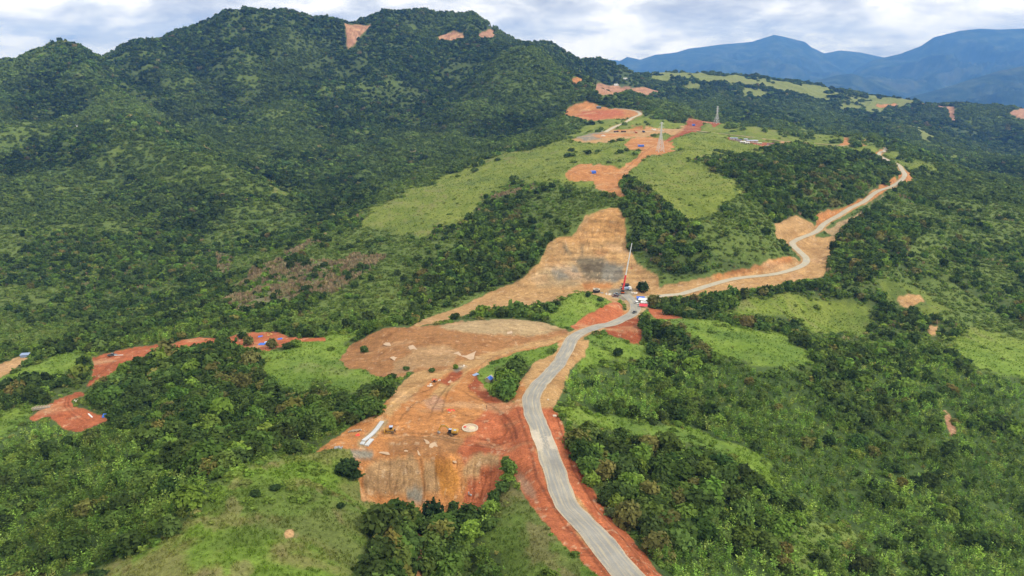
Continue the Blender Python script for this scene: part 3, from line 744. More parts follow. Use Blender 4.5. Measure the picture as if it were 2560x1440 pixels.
def tex_noise(t, scale, detail=4, rough=0.6, vec=None, dims='3D'):
    n = t.nodes.new('ShaderNodeTexNoise'); n.inputs['Scale'].default_value = scale
    n.inputs['Detail'].default_value = detail; n.inputs['Roughness'].default_value = rough
    if vec is not None:
        t.links.new(vec, n.inputs['Vector'])
    return n.outputs[0]


def mixc(t, fac, a, b, blend='MIX'):
    n = t.nodes.new('ShaderNodeMix'); n.data_type = 'RGBA'; n.blend_type = blend
    for sock, v in ((n.inputs[0], fac), (n.inputs[6], a), (n.inputs[7], b)):
        if isinstance(v, (int, float)):
            sock.default_value = v
        elif isinstance(v, (tuple, list)):
            sock.default_value = (v[0], v[1], v[2], 1)
        else:
            t.links.new(v, sock)
    return n.outputs[2]


# ---------------------------------------------------------------- the ground sheet: colour of soil and plant cover
gn1 = fbm(GX, GY, 55, 6, 101); gn2 = fbm(GX, GY, 17, 5, 111); gn3 = fbm(GX + .3 * GY, GY * .5, 7, 4, 121); gn4 = fbm(GX, GY, 130, 4, 131)
ln1 = fbm(la, ll_, 14, 4, 141)


def lerp(a, b, t):
    return np.asarray(a) + (np.asarray(b) - np.asarray(a)) * t[..., None]


grass = lerp((.155, .205, .030), (.225, .265, .048), smooth(.35, .65, gn2 * .6 + gn3 * .4))
grass = lerp(grass, (.10, .15, .028), smooth(.5, .72, gn1 * .55 + gn2 * .45) * .85)
grass = lerp(grass, (.22, .205, .085), smooth(.56, .72, gn3 * .5 + gn4 * .5) * .6)
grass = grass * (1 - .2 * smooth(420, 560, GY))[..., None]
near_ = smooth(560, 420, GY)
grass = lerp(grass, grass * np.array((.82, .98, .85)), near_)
dome = smooth(260, 200, GY) * (GA < .12)
grass = lerp(grass, (.185, .165, .062), dome * smooth(.40, .58, gn2) * .7)
grass = lerp(grass, (.10, .145, .03), dome * smooth(.50, .62, gn1) * .7)
grass = lerp(grass, (.22, .17, .085), dome * smooth(.57, .68, gn3) * .45)
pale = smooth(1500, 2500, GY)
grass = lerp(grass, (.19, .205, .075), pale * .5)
shrub_c = lerp((.11, .165, .036), (.175, .23, .052), gn2)
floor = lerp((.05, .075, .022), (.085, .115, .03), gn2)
reed_c = lerp((.13, .14, .06), (.22, .19, .11), gn3)
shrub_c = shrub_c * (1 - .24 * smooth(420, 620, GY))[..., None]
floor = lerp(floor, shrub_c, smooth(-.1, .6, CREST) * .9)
shrub_c = lerp(shrub_c, (.075, .115, .03), smooth(0, -.6, CREST) * .6)  # lighter crests, darker gullies: plant cover, also painted to emphasise the relief
base = floor.copy()
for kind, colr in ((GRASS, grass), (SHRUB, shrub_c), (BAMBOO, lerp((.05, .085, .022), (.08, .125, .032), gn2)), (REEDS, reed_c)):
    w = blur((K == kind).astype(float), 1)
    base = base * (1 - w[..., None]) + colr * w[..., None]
# soil: each outline's own colour broken by wheel-churned streaks, paler dry crust, damp patches
soil = C * np.array((.92, .90, .80))
st = fbm(GX * .55 + GY * .35, GY * .9 - GX * .2, 5.5, 5, 151)
st2 = fbm(GX, GY, 2.4, 4, 161)
st3 = fbm(GX * .35 + .2 * GY, GY * .8, 11, 5, 171)
soil = soil * (0.80 + 0.40 * st[..., None])
soil = lerp(soil, (.47, .29, .15), smooth(.60, .74, st3) * .55)
soil = lerp(soil, soil * np.array((.62, .52, .45)), smooth(.56, .70, fbm(GX, GY, 9, 4, 181)) * .42)
soil = lerp(soil, (.52, .38, .24), smooth(.70, .76, st2) * .4)
strata = fbm(GX * .16, GZ * 2.6 + GX * .10, 6, 4, 191)
cut = smooth(.18, .34, slope_y) * smooth(520, 545, GY)
soil = lerp(soil, soil * (0.45 + 1.1 * strata[..., None]), cut)
soil = lerp(soil, soil * np.array((.60, .56, .52)), steep * smooth(.6, 1.0, RILL) * .8)
soil = soil * (1 - .22 * BENCH * (.4 + 1.2 * st2))[..., None]
soil = soil * (1 + (TINT - 1) * (.6 + .8 * st))[..., None]
ground = base * (1 - Eb[..., None]) + soil * Eb[..., None]
ground = np.clip(ground, .01, .8)

idx = np.arange(NA * NY).reshape(NY, NA)
quads = np.stack([idx[:-1, :-1], idx[:-1, 1:], idx[1:, 1:], idx[1:, :-1]], -1).reshape(-1, 4)
gm = raw_mesh('ground', np.stack([GX, GY, GZ], -1).reshape(-1, 3), quads=quads, smooth_=True)
set_attr(gm, 'soil_colour', ground.reshape(-1, 3), 'FLOAT_COLOR')
set_attr(gm, 'bare', Eb.reshape(-1))
m, t, out = new_mat('ground_soil_and_grass')
tcg = t.nodes.new('ShaderNodeTexCoord')
ob = tcg.outputs['Object']
n_f = tex_noise(t, 1.6, 5, .68, ob); n_m = tex_noise(t, 0.33, 4, .6, ob)
k1 = ramp(t, n_f, [(.28, .62), (.5, 1.0), (.72, 1.38)])
k2 = ramp(t, n_m, [(.3, .80), (.7, 1.2)])
c0 = mixc(t, 1.0, attr(t, 'soil_colour').outputs[0], k1, 'MULTIPLY')
c0 = mixc(t, 1.0, c0, k2, 'MULTIPLY')
mpg = t.nodes.new('ShaderNodeMapping'); mpg.inputs['Rotation'].default_value = (0, 0, .5); mpg.inputs['Scale'].default_value = (.35, 1.0, .6)
t.links.new(ob, mpg.inputs['Vector'])
n_s = t.nodes.new('ShaderNodeTexNoise'); n_s.inputs['Scale'].default_value = .75; n_s.inputs['Detail'].default_value = 7; n_s.inputs['Roughness'].default_value = .72; n_s.inputs['Distortion'].default_value = 1.2
t.links.new(mpg.outputs[0], n_s.inputs['Vector'])
k3 = ramp(t, n_s.outputs[0], [(.34, .70), (.46, .97), (.56, 1.06), (.66, 1.34)])
c0 = mixc(t, attr(t, 'bare').outputs['Fac'], c0, mixc(t, 1.0, c0, k3, 'MULTIPLY'))
bs = t.nodes.new('ShaderNodeBsdfPrincipled'); bs.inputs['Roughness'].default_value = .95
bs.inputs['Specular IOR Level'].default_value = .15
t.links.new(c0, bs.inputs['Base Color'])
bp = t.nodes.new('ShaderNodeBump'); bp.inputs['Strength'].default_value = .7; bp.inputs['Distance'].default_value = .5
t.links.new(n_f, bp.inputs['Height']); t.links.new(bp.outputs[0], bs.inputs['Normal'])
t.links.new(bs.outputs[0], out.inputs[0])
gm.materials.append(m)
go = link('ground', gm); tag(go, kind='structure')

# the valley floor far below, out to the horizon
vf = raw_mesh('valley_floor', np.array([[-29000, 4200, -520], [29000, 4200, -520], [29000, 29500, -520], [-29000, 29500, -520.]]), quads=np.array([[0, 1, 2, 3]]))
m, t, out = new_mat('far_forest')
tcg = t.nodes.new('ShaderNodeTexCoord')
fn = tex_noise(t, .0032, 9, .65, tcg.outputs['Object']); fn2 = tex_noise(t, .0009, 5, .6, tcg.outputs['Object'])
cc = ramp(t, fn, [(.3, (.012, .022, .012)), (.5, (.034, .052, .024)), (.7, (.09, .11, .05))])
cc = mixc(t, ramp(t, fn2, [(.56, 0.0), (.68, .3)]), cc, (.17, .165, .08))
bs = t.nodes.new('ShaderNodeBsdfDiffuse'); t.links.new(cc, bs.inputs[0]); t.links.new(bs.outputs[0], out.inputs[0])
FAR_MAT = m
vf.materials.append(m)
tag(link('valley_floor', vf), kind='structure')


# ---------------------------------------------------------------- far blue mountains: a crest line with spurs running down towards the valley
def far_mountain(name, crest, dist, depth, seed, spur=900.0, nx=420, ny=130, foot=-520.0):
    P = parse(crest)
    a, s = ray(P[:, 0], P[:, 1])
    ax = np.linspace(a.min(), a.max(), nx)
    top = np.interp(ax, a, s) * dist
    tt = np.linspace(-1.0, 0.55, ny)                 # -1 foot on the near side, 0 crest, beyond
    AX, TT = np.meshgrid(ax, tt)
    X0 = AX * dist
    wob = (fbm(X0, X0 * 0, spur * 2.2, 3, seed + 5) - .5) * depth * .25
    YY = dist + TT * depth + wob * (1 - np.abs(TT))
    XX = AX * YY
    edge = smooth(0, .06, (AX - ax[0]) / (ax[-1] - ax[0])) * smooth(0, .06, (ax[-1] - AX) / (ax[-1] - ax[0]))
    fall = np.where(TT < 0, np.clip(1 + TT, 0, 1) ** 1.25, np.clip(1 - TT / .55, 0, 1))
    dv = np.abs(TT)
    sp = ridged(XX + YY * .25, YY * .55, spur, 5, seed) - .70
    sp = np.minimum(sp, .03 + .12 * smooth(.25, .6, dv))
    T0 = np.broadcast_to(top, AX.shape)
    Zm = foot + (T0 - foot) * fall
    Zm = Zm + sp * (T0 - foot) * 1.35 * np.clip(dv * 2.6, 0, 1) * np.clip((1 - dv) * 2, 0.15, 1)
    Zm = Zm + (fbm(XX, YY, 420, 5, seed + 9) - .5) * 170 * np.clip(dv * 5 + .03, 0, 1)
    Zm = foot + (Zm - foot) * np.clip(edge * 1.0, 0, 1) ** .5
    ii = np.arange(nx * ny).reshape(ny, nx)
    q = np.stack([ii[:-1, :-1], ii[:-1, 1:], ii[1:, 1:], ii[1:, :-1]], -1).reshape(-1, 4)
    me = raw_mesh(name, np.stack([XX, YY, Zm], -1).reshape(-1, 3), quads=q, smooth_=True)
    me.materials.append(FAR_MAT)
    return tag(link(name, me), kind='structure')


far_mountain('mountain', "1420 210; 1500 163; 1540 158; 1568 142; 1600 149; 1640 136; 1690 131; 1722 121; 1760 117; 1800 111; 1880 104; 1912 94; 1935 87; 1960 92; 1985 99; 2012 106; 2028 119; 2060 134; 2100 127; 2150 131; 2200 141; 2300 160; 2450 190; 2600 215", 20500, 6800, 301, 1900)
far_mountain('mountain', "2090 200; 2180 150; 2250 134; 2300 116; 2335 93; 2370 84; 2400 77; 2450 72; 2500 75; 2560 73; 2640 62; 2720 80; 2860 110; 3000 180", 17500, 5800, 341, 1700)
far_mountain('hill', "1880 262; 1960 228; 2040 200; 2090 188; 2130 183; 2190 200; 2240 222; 2300 262", 12500, 2400, 371, 800, 260, 90)
far_mountain('hill', "2200 275; 2280 240; 2350 222; 2420 200; 2500 175; 2580 160; 2680 150; 2800 200; 2900 250", 10500, 2000, 391, 700, 300, 90)
far_mountain('mountain', "1380 230; 1440 160; 1490 150; 1520 147; 1545 150; 1600 165; 1700 220", 26500, 2500, 411, 2000, 200, 70)


# ---------------------------------------------------------------- roads
def road_mat(name, base_c, track_c, edge_c, patch=None):
    m, t, out = new_mat(name)
    ac = attr(t, 'across').outputs['Fac']; al = attr(t, 'along').outputs['Fac']
    cb = t.nodes.new('ShaderNodeCombineXYZ')
    t.links.new(mathn(t, 'MULTIPLY', ac, 5.0), cb.inputs[0]); t.links.new(mathn(t, 'MULTIPLY', al, .05), cb.inputs[1])
    streak = tex_noise(t, 1.0, 4, .65, cb.outputs[0])
    tcg = t.nodes.new('ShaderNodeTexCoord')
    grit = tex_noise(t, 2.6, 6, .75, tcg.outputs['Object']); blot = tex_noise(t, .12, 4, .6, tcg.outputs['Object'])
    c = mixc(t, ramp(t, streak, [(.46, 0.0), (.62, .85)]), base_c, track_c)
    if patch:
        c = mixc(t, ramp(t, blot, [(.52, 0.0), (.60, .8)]), c, patch)
    ea = mathn(t, 'ABSOLUTE', ac)
    c = mixc(t, ramp(t, mathn(t, 'ADD', ea, mathn(t, 'MULTIPLY', mathn(t, 'SUBTRACT', grit, .5), .9)), [(.86, 0.0), (.99, .9)]), c, edge_c)
    pa = attr(t, 'paving').outputs['Fac']
    brk = tex_noise(t, .9, 5, .7, tcg.outputs['Object'])
    pn = ramp(t, mathn(t, 'ADD', pa, mathn(t, 'MULTIPLY', mathn(t, 'SUBTRACT', brk, .5), 1.7)), [(.42, 0.0), (.70, .6)])
    c = mixc(t, pn, c, (.56, .48, .37))
    c = mixc(t, 1.0, c, ramp(t, grit, [(.3, .86), (.7, 1.12)]), 'MULTIPLY')
    c = mixc(t, 1.0, c, ramp(t, blot, [(.3, .86), (.7, 1.14)]), 'MULTIPLY')
    bs = t.nodes.new('ShaderNodeBsdfPrincipled'); bs.inputs['Roughness'].default_value = .9; bs.inputs['Specular IOR Level'].default_value = .2
    t.links.new(c, bs.inputs['Base Color'])
    bp = t.nodes.new('ShaderNodeBump'); bp.inputs['Strength'].default_value = .3; bp.inputs['Distance'].default_value = .1
    t.links.new(grit, bp.inputs['Height']); t.links.new(bp.outputs[0], bs.inputs['Normal'])
    t.links.new(bs.outputs[0], out.inputs[0])
    return m


RMAT = {'main': road_mat('grey_gravel_road', (.255, .25, .23), (.40, .35, .25), (.46, .36, .24)),
        'left': road_mat('tracked_dirt_road', (.45, .27, .15), (.52, .36, .23), (.45, .22, .09)),
        'right': road_mat('pale_gravel_road', (.40, .36, .27), (.50, .44, .32), (.45, .32, .18), (.33, .31, .26)),
        'plateau': road_mat('pale_plateau_road', (.42, .38, .28), (.47, .42, .31), (.40, .33, .20)),
        'ridge': road_mat('ridge_track', (.52, .38, .24), (.56, .44, .30), (.45, .27, .14))}
ROADNAME = {'main': 'gravel_road', 'left': 'dirt_road', 'right': 'hillside_road', 'plateau': 'plateau_road', 'ridge': 'ridge_road'}
for name, (hw, L) in road_lines.items():
    if name == 'left':
        continue                     # a churned track in the soil itself
    L = L[::2]
    d = np.gradient(L[:, :2], axis=0); d = d / np.linalg.norm(d, axis=1)[:, None]
    d = np.column_stack([smooth1(d[:, 0], 9), smooth1(d[:, 1], 9)]); d /= np.linalg.norm(d, axis=1)[:, None]
    nrm = np.column_stack([-d[:, 1], d[:, 0]])
    W = np.linspace(-1, 1, 9)
    dl = np.concatenate([[0], np.cumsum(np.linalg.norm(np.diff(L[:, :2], axis=0), axis=1))])
    wob = 1 + np.where(W < 0, .34 * (fbm(dl, dl * 0 + 5, 9, 4, 7) - .5)[:, None], .34 * (fbm(dl, dl * 0 + 50, 9, 4, 8) - .5)[:, None])
    X = L[:, 0:1] + nrm[:, 0:1] * W * hw * wob; Y = L[:, 1:2] + nrm[:, 1:2] * W * hw * wob
    Zg = at_grid(GZ, X, Y)
    Zr = np.maximum(Zg + .03, np.repeat(smooth1(Zg[:, 4], 15)[:, None], 9, 1)) + .05 + .00022 * Y + .08 * (1 - W ** 2)
    ii = np.arange(len(L) * 9).reshape(len(L), 9)
    q = np.stack([ii[:-1, :-1], ii[1:, :-1], ii[1:, 1:], ii[:-1, 1:]], -1).reshape(-1, 4)
    me = raw_mesh(ROADNAME[name], np.stack([X, Y, Zr], -1).reshape(-1, 3), quads=q[:, ::-1], smooth_=True)
    set_attr(me, 'across', np.repeat(W[None], len(L), 0).ravel()); set_attr(me, 'along', np.repeat(dl[:, None], 9, 1).ravel())
    pv = np.zeros(X.shape)
    if name == 'main':                                # the stretch of broken pale paving halfway down
        u_, v_ = to_pixel(X, Y, Zr)
        WW = np.repeat(W[None], len(L), 0)
        pv = .50 * np.maximum(smooth(.1, .35, WW) * smooth(1064, 1080, v_) * smooth(1140, 1122, v_), smooth(-.2, -.45, WW) * smooth(1085, 1100, v_) * smooth(1135, 1118, v_)) + .36 * smooth(1062, 1085, v_) * smooth(1132, 1115, v_)
    set_attr(me, 'paving', pv.ravel())
    me.materials.append(RMAT[name])
    tag(link(ROADNAME[name], me), kind='structure')

# ---------------------------------------------------------------- haze: one box of thin air round everything, the sky outside it
hb = bmesh.new()
bmesh.ops.create_cube(hb, size=1.0)
hz_me = bpy.data.meshes.new('haze')
x0, x1, y0_, y1_, z0, z1 = -30000, 30000, -600, 30000, -545, 1950
for v in hb.verts:
    v.co = ((x0 + x1) / 2 + v.co.x * (x1 - x0), (y0_ + y1_) / 2 + v.co.y * (y1_ - y0_), (z0 + z1) / 2 + v.co.z * (z1 - z0))
hb.to_mesh(hz_me); hb.free()
m, t, out = new_mat('haze_air')
pv = t.nodes.new('ShaderNodeVolumePrincipled')
pv.inputs['Color'].default_value = (.14, .38, 1.0, 1)
pv.inputs['Absorption Color'].default_value = (.25, .25, .25, 1)
pv.inputs['Density'].default_value = 5.0e-5
pv.inputs['Anisotropy'].default_value = 0.0
t.links.new(pv.outputs[0], out.inputs['Volume'])
hz_me.materials.append(m)
tag(link('haze', hz_me), kind='stuff')
print('ground done', round(time.time() - T_START, 1))
# ---------------------------------------------------------------- foliage
m, t, out = new_mat('foliage')
lc = attr(t, 'leaf', 'INSTANCER').outputs['Color']
vr = attr(t, 'var').outputs['Fac']
c = mixc(t, 1.0, lc, ramp(t, vr, [(0.0, .55), (.5, 1.0), (1.0, 1.55)]), 'MULTIPLY')
d1 = t.nodes.new('ShaderNodeBsdfDiffuse'); d2 = t.nodes.new('ShaderNodeBsdfTranslucent')
t.links.new(c, d1.inputs[0]); t.links.new(mixc(t, 1.0, c, (1.15, 1.25, .6), 'MULTIPLY'), d2.inputs[0])
ms = t.nodes.new('ShaderNodeMixShader'); ms.inputs[0].default_value = .28
t.links.new(d1.outputs[0], ms.inputs[1]); t.links.new(d2.outputs[0], ms.inputs[2]); t.links.new(ms.outputs[0], out.inputs[0])
FOLIAGE = m


def simple_mat(name, colr, rough=.6, metal=0.0, spec=.4, grain=0.0, gscale=3.0):
    m, t, out = new_mat(name)
    bs = t.nodes.new('ShaderNodeBsdfPrincipled')
    bs.inputs['Roughness'].default_value = rough; bs.inputs['Metallic'].default_value = metal
    bs.inputs['Specular IOR Level'].default_value = spec
    tcg = t.nodes.new('ShaderNodeTexCoord')
    n = tex_noise(t, gscale, 4, .65, tcg.outputs['Object'])
    g = max(grain, .06)
    t.links.new(mixc(t, 1.0, colr, ramp(t, n, [(.3, 1 - g), (.7, 1 + g)]), 'MULTIPLY'), bs.inputs['Base Color'])
    t.links.new(bs.outputs[0], out.inputs[0])
    return m


BARK = simple_mat('bark', (.16, .12, .085), .95, grain=.4, gscale=2.0)
PALEBARK = simple_mat('pale_bark', (.42, .39, .34), .95, grain=.25)


def unit(v):
    return v / np.maximum(np.linalg.norm(v, axis=-1, keepdims=True), 1e-9)


def leaf_quads(cent, nrm, size, r, aspect=1.5):
    """one bent-free leaf card per centre"""
    n = len(cent)
    up = unit(r.normal(size=(n, 3)))
    tx = unit(np.cross(nrm, up)); ty = np.cross(nrm, tx)
    s = size * r.uniform(.6, 1.35, (n, 1))
    a = tx * s * .5; b = ty * s * .5 * aspect
    co = np.stack([cent - a - b * .4, cent + a * .9 - b * .6, cent + a * .6 + b, cent - a * .7 + b * .8], 1).reshape(-1, 3)
    return co, np.arange(4 * n).reshape(n, 4)


def foliage_mesh(name, co, q, var):
    me = raw_mesh(name, co, quads=q)
    set_attr(me, 'var', np.repeat(var, 4))
    me.materials.append(FOLIAGE)
    return me


def crown_mesh(name, seed, clumps, leaves, size, squash=.8, spread=.3, hollow=.62):
    """round crown of leaf clumps, radius about 1, base at z=0"""
    r = np.random.default_rng(seed)
    k = np.arange(clumps) + .5
    z = 1 - 1.55 * k / clumps                        # top down to below the waist
    ph = k * 2.399963 + seed
    rad = np.sqrt(np.clip(1 - z ** 2, 0, 1))
    cc = np.stack([rad * np.cos(ph), rad * np.sin(ph), z], 1) * r.uniform(hollow, 1.12, (clumps, 1))
    lob = r.normal(size=(4, 3)); lob /= np.linalg.norm(lob, axis=1)[:, None]
    cc *= 1 + .42 * np.clip(np.max(unit(cc) @ lob.T, 1), 0, 1)[:, None] ** 3 - .14
    cc[:, :2] *= 1 + .12 * r.normal(size=2)
    cs_ = r.uniform(.75, 1.25, clumps)
    pos = np.repeat(cc, leaves, 0) + r.normal(size=(clumps * leaves, 3)) * spread * np.repeat(cs_, leaves)[:, None] * np.array([.62, .62, .5])
    outw = unit(pos + np.array([0, 0, .25]))
    nrm = unit(outw * .9 + r.normal(size=pos.shape) * .55 + np.array([0, 0, .35]))
    co, q = leaf_quads(pos, nrm, size, r)
    co[:, 2] = (co[:, 2] + .62) * squash
    var = np.clip(np.repeat(r.normal(.5, .16, clumps), leaves) + r.normal(0, .14, clumps * leaves), 0, 1)
    return foliage_mesh(name, co, q, var)


def bamboo_mesh(name, seed, culms, sprays):
    """clump of arching culms hung with narrow leaf sprays; unit height"""
    r = np.random.default_rng(seed)
    P, Nn, S, V = [], [], [], []
    quads_co = []
    for i in range(culms):
        ph = r.uniform(0, 6.283); lean = r.uniform(.04, .38); h = r.uniform(.55, 1.05); b0 = r.uniform(0, .14)
        dr = np.array([math.cos(ph), math.sin(ph), 0]); vv = r.normal(.5, .26)
        for k in range(sprays):
            f = .3 + .7 * (k + r.uniform(0, 1)) / sprays
            p = dr * (b0 + lean * f ** 2.2) + np.array([0, 0, h * (f - .18 * f ** 3)])
            a2 = r.uniform(0, 6.283)
            side = np.array([math.cos(a2), math.sin(a2), 0]) * .75 + dr * .5
            L_ = r.uniform(.17, .32) * (1.15 - .5 * f)
            tip = p + side * L_ + np.array([0, 0, r.uniform(.0, .13) - .05])
            wv = unit(np.cross(tip - p, np.array([0, 0, 1.0])) + r.normal(size=3) * .25) * L_ * .27
            quads_co += [p - wv * .3, p + wv * .3, (p + tip) / 2 + wv + np.array([0, 0, .03]), tip] if False else [p, (p * .45 + tip * .55) - wv, tip, (p * .45 + tip * .55) + wv]
            V.append(vv + r.normal(0, .13))
    co = np.array(quads_co)
    return foliage_mesh(name, co, np.arange(len(co)).reshape(-1, 4), np.clip(np.array(V), 0, 1))


def reed_mesh(name, seed, n):
    r = np.random.default_rng(seed)
    co = []
    for i in range(n):
        p = np.array([r.normal(0, .22), r.normal(0, .22), 0]); h = r.uniform(.6, 1.1)
        top = p + np.array([r.normal(0, .16), r.normal(0, .16), h]); ph = r.uniform(0, 3.14)
        w = np.array([math.cos(ph), math.sin(ph), 0]) * r.uniform(.05, .10)
        mid = p * .35 + top * .65
        co += [p - w * .3, mid - w, top, mid + w]
    return foliage_mesh(name, np.array(co), np.arange(len(co)).reshape(-1, 4), np.clip(r.normal(.5, .2, n), 0, 1))


def protos(prefix, meshes):
    """unlinked collection of source meshes for a mass of plants"""
    c_ = bpy.data.collections.new(prefix + '_sources')
    for i, me in enumerate(meshes):
        c_.objects.link(bpy.data.objects.new('%s_%02d' % (prefix, i), me))
    return c_


def scatter(name, pts, rot, scl, leaf, which, coll, label, cat):
    """a mass of plants nobody could count: one object"""
    me = bpy.data.meshes.new(name)
    me.vertices.add(len(pts)); me.vertices.foreach_set('co', np.ascontiguousarray(pts, np.float32).ravel())
    set_attr(me, 'rot', rot, 'FLOAT_VECTOR'); set_attr(me, 'scl', scl, 'FLOAT_VECTOR')
    set_attr(me, 'leaf', leaf, 'FLOAT_COLOR'); set_attr(me, 'which', which, 'INT')
    o = link(name, me)
    g = bpy.data.node_groups.new(name, 'GeometryNodeTree')
    g.interface.new_socket('Geometry', in_out='INPUT', socket_type='NodeSocketGeometry')
    g.interface.new_socket('Geometry', in_out='OUTPUT', socket_type='NodeSocketGeometry')
    gi = g.nodes.new('NodeGroupInput'); go_ = g.nodes.new('NodeGroupOutput')
    ip = g.nodes.new('GeometryNodeInstanceOnPoints'); ci = g.nodes.new('GeometryNodeCollectionInfo')
    ci.inputs['Collection'].default_value = coll
    ci.inputs['Separate Children'].default_value = True; ci.inputs['Reset Children'].default_value = True

    def na(nm, typ):
        n = g.nodes.new('GeometryNodeInputNamedAttribute'); n.data_type = typ; n.inputs['Name'].default_value = nm
        return [s for s in n.outputs if s.enabled][0]
    e2r = g.nodes.new('FunctionNodeEulerToRotation')
    g.links.new(na('rot', 'FLOAT_VECTOR'), e2r.inputs[0])
    g.links.new(gi.outputs[0], ip.inputs['Points']); g.links.new(ci.outputs[0], ip.inputs['Instance'])
    ip.inputs['Pick Instance'].default_value = True
    g.links.new(na('which', 'INT'), ip.inputs['Instance Index'])
    g.links.new(e2r.outputs[0], ip.inputs['Rotation']); g.links.new(na('scl', 'FLOAT_VECTOR'), ip.inputs['Scale'])
    g.links.new(ip.outputs[0], go_.inputs[0])
    md = o.modifiers.new('plants', 'NODES'); md.node_group = g
    tag(o, label, cat, kind='stuff')
    return o


GS2 = GZ / GY
NEAR2 = np.maximum.accumulate(GS2, 0)


def spots(spacing, y0, y1, keep_margin=.012, height=5.0, jit=.72):
    """jittered ground positions between two distances, without those deep behind a crest"""
    xm = 1.07 * y1
    nx = int(2 * xm / spacing); ny = int((y1 - y0) / spacing)
    X, Y = np.meshgrid((np.arange(nx) + .5) * spacing - xm, y0 + (np.arange(ny) + .5) * spacing)
    X[::2] += spacing / 2
    X = X.ravel(); Y = Y.ravel()
    ok = np.abs(X / Y) < 1.06
    X = X[ok]; Y = Y[ok]
    X = X + rng.uniform(-jit, jit, len(X)) * spacing; Y = Y + rng.uniform(-jit, jit, len(Y)) * spacing
    Z = at_grid(GZ, X, Y)
    vis = (Z + height) / Y - at_grid(NEAR2, X, Y) > -keep_margin
    return X[vis], Y[vis], Z[vis]


def cover_at(X, Y):
    a = X / Y
    j = np.clip(np.rint((a + A1) / (2 * A1) * (NA - 1)), 0, NA - 1).astype(int)
    i = np.clip(np.rint((np.log(Y) - gl[0]) / (gl[-1] - gl[0]) * (NY - 1)), 0, NY - 1).astype(int)
    return K[i, j], ERAW[i, j], ROADD[i, j]


def clear_view(X, Y, Z, H):
    """False where the upper part of a plant this tall would stand in front of open grass or bare soil"""
    ok = np.ones(len(X), bool)
    for f in (.8, .4):
        u, v = to_pixel(X, Y, Z + H * f)
        for i in range(0, len(X), 6000):
            x, y, z = hit(u[i:i + 6000], v[i:i + 6000])
            bad = np.isnan(y)
            yy = np.where(bad, 100.0, y); xx = np.where(bad, 0.0, x)
            k, e, rd = cover_at(xx, yy)
            ok[i:i + 6000] &= bad | ~((k == GRASS) | (e > .35) | (rd < 1.4))
    return ok


def pick(p):
    return rng.uniform(0, 1, len(p)) < p


def colour_of(n, cols, wts, vary=.16):
    k = rng.choice(len(cols), n, p=np.array(wts) / sum(wts))
    c_ = np.array(cols)[k] * np.array((1.20, 1.14, 1.05))          # leaf albedo
    return np.clip(c_ * rng.normal(1, vary, (n, 1)) * rng.normal(1, .05, (n, 3)), .008, .6), k


TREE_DARK, TREE_MID, TREE_OLIVE, TREE_BRIGHT = (.050, .083, .024), (.085, .14, .034), (.15, .15, .048), (.13, .205, .038)
BAM = [(.13, .22, .048), (.18, .28, .062), (.085, .15, .034), (.19, .26, .07)]

near_crowns = [crown_mesh('leafy_crown', 11 + i, 40, 17, .34, sq, .30) for i, sq in enumerate((.78, .92, .7, 1.05, .85, .76))]
mid_crowns = [crown_mesh('mid_crown', 31 + i, 22, 9, .52, sq, .32) for i, sq in enumerate((.78, .95, .7, 1.1, .85))]
far_crowns = [crown_mesh('far_crown', 51 + i, 13, 9, .60, sq, .34) for i, sq in enumerate((.75, .95, .66, 1.1))]
bamboos = [bamboo_mesh('bamboo', 71 + i, 9, 7) for i in range(5)]
shrubs = [crown_mesh('shrub', 91 + i, 16, 8, .5, .62, .34, .5) for i in range(4)]
reeds_m = [reed_mesh('reed', 111 + i, 16) for i in range(4)]
tufts = [reed_mesh('tuft', 131 + i, 11) for i in range(4)]

# --- trees -------------------------------------------------------------------------------------------------------------
TX, TY, TZ, TR, TC, TK = [], [], [], [], [], []


def add_trees(sp, y0, y1, r_lo, r_hi, table):
    X, Y, Z = spots(sp, y0, y1, height=7)
    k, e, rd = cover_at(X, Y)
    patch = fbm(X, Y, 48, 3, 211); fine = fbm(X, Y, 16, 2, 221)
    p = np.zeros(len(X))
    for kind, (lo, hi) in table.items():
        w = k == kind
        p[w] = lo + (hi - lo) * smooth(.42, .6, patch[w] * .6 + fine[w] * .4)
    p *= (e < .25) * (rd > 2.0)
    cr_ = at_grid(CREST, X, Y)
    p *= 1 - .6 * smooth(.1, .7, cr_)
    p = np.where((k == FOREST) | (k == SHRUB), p + .3 * smooth(-.15, -.6, cr_), p) * (e < .25) * (rd > 2.0)
    s = pick(p)
    X, Y, Z, k = X[s], Y[s], Z[s], k[s]
    R = (r_lo + (r_hi - r_lo) * rng.beta(1.3, 2.6, len(X))) * np.where(k == GROVE, 1.12, 1.0)
    s = clear_view(X, Y, Z, R * 1.6) | (rng.uniform(size=len(X)) < .04)
    X, Y, Z, k, R = X[s], Y[s], Z[s], k[s], R[s]
    tp = fbm(X, Y, 30, 2, 231)
    cl, kk = colour_of(len(X), [TREE_DARK, TREE_MID, TREE_OLIVE, TREE_BRIGHT], [.48, .37, .045, .105], .13)
    ol = (tp > .60) & (rng.uniform(size=len(X)) < .22) & (k == GROVE)
    cl[ol] = np.array(TREE_OLIVE) * rng.normal(1, .12, (ol.sum(), 1)); kk[ol] = 2
    TX.append(X); TY.append(Y); TZ.append(Z); TR.append(R); TC.append(cl); TK.append(kk)


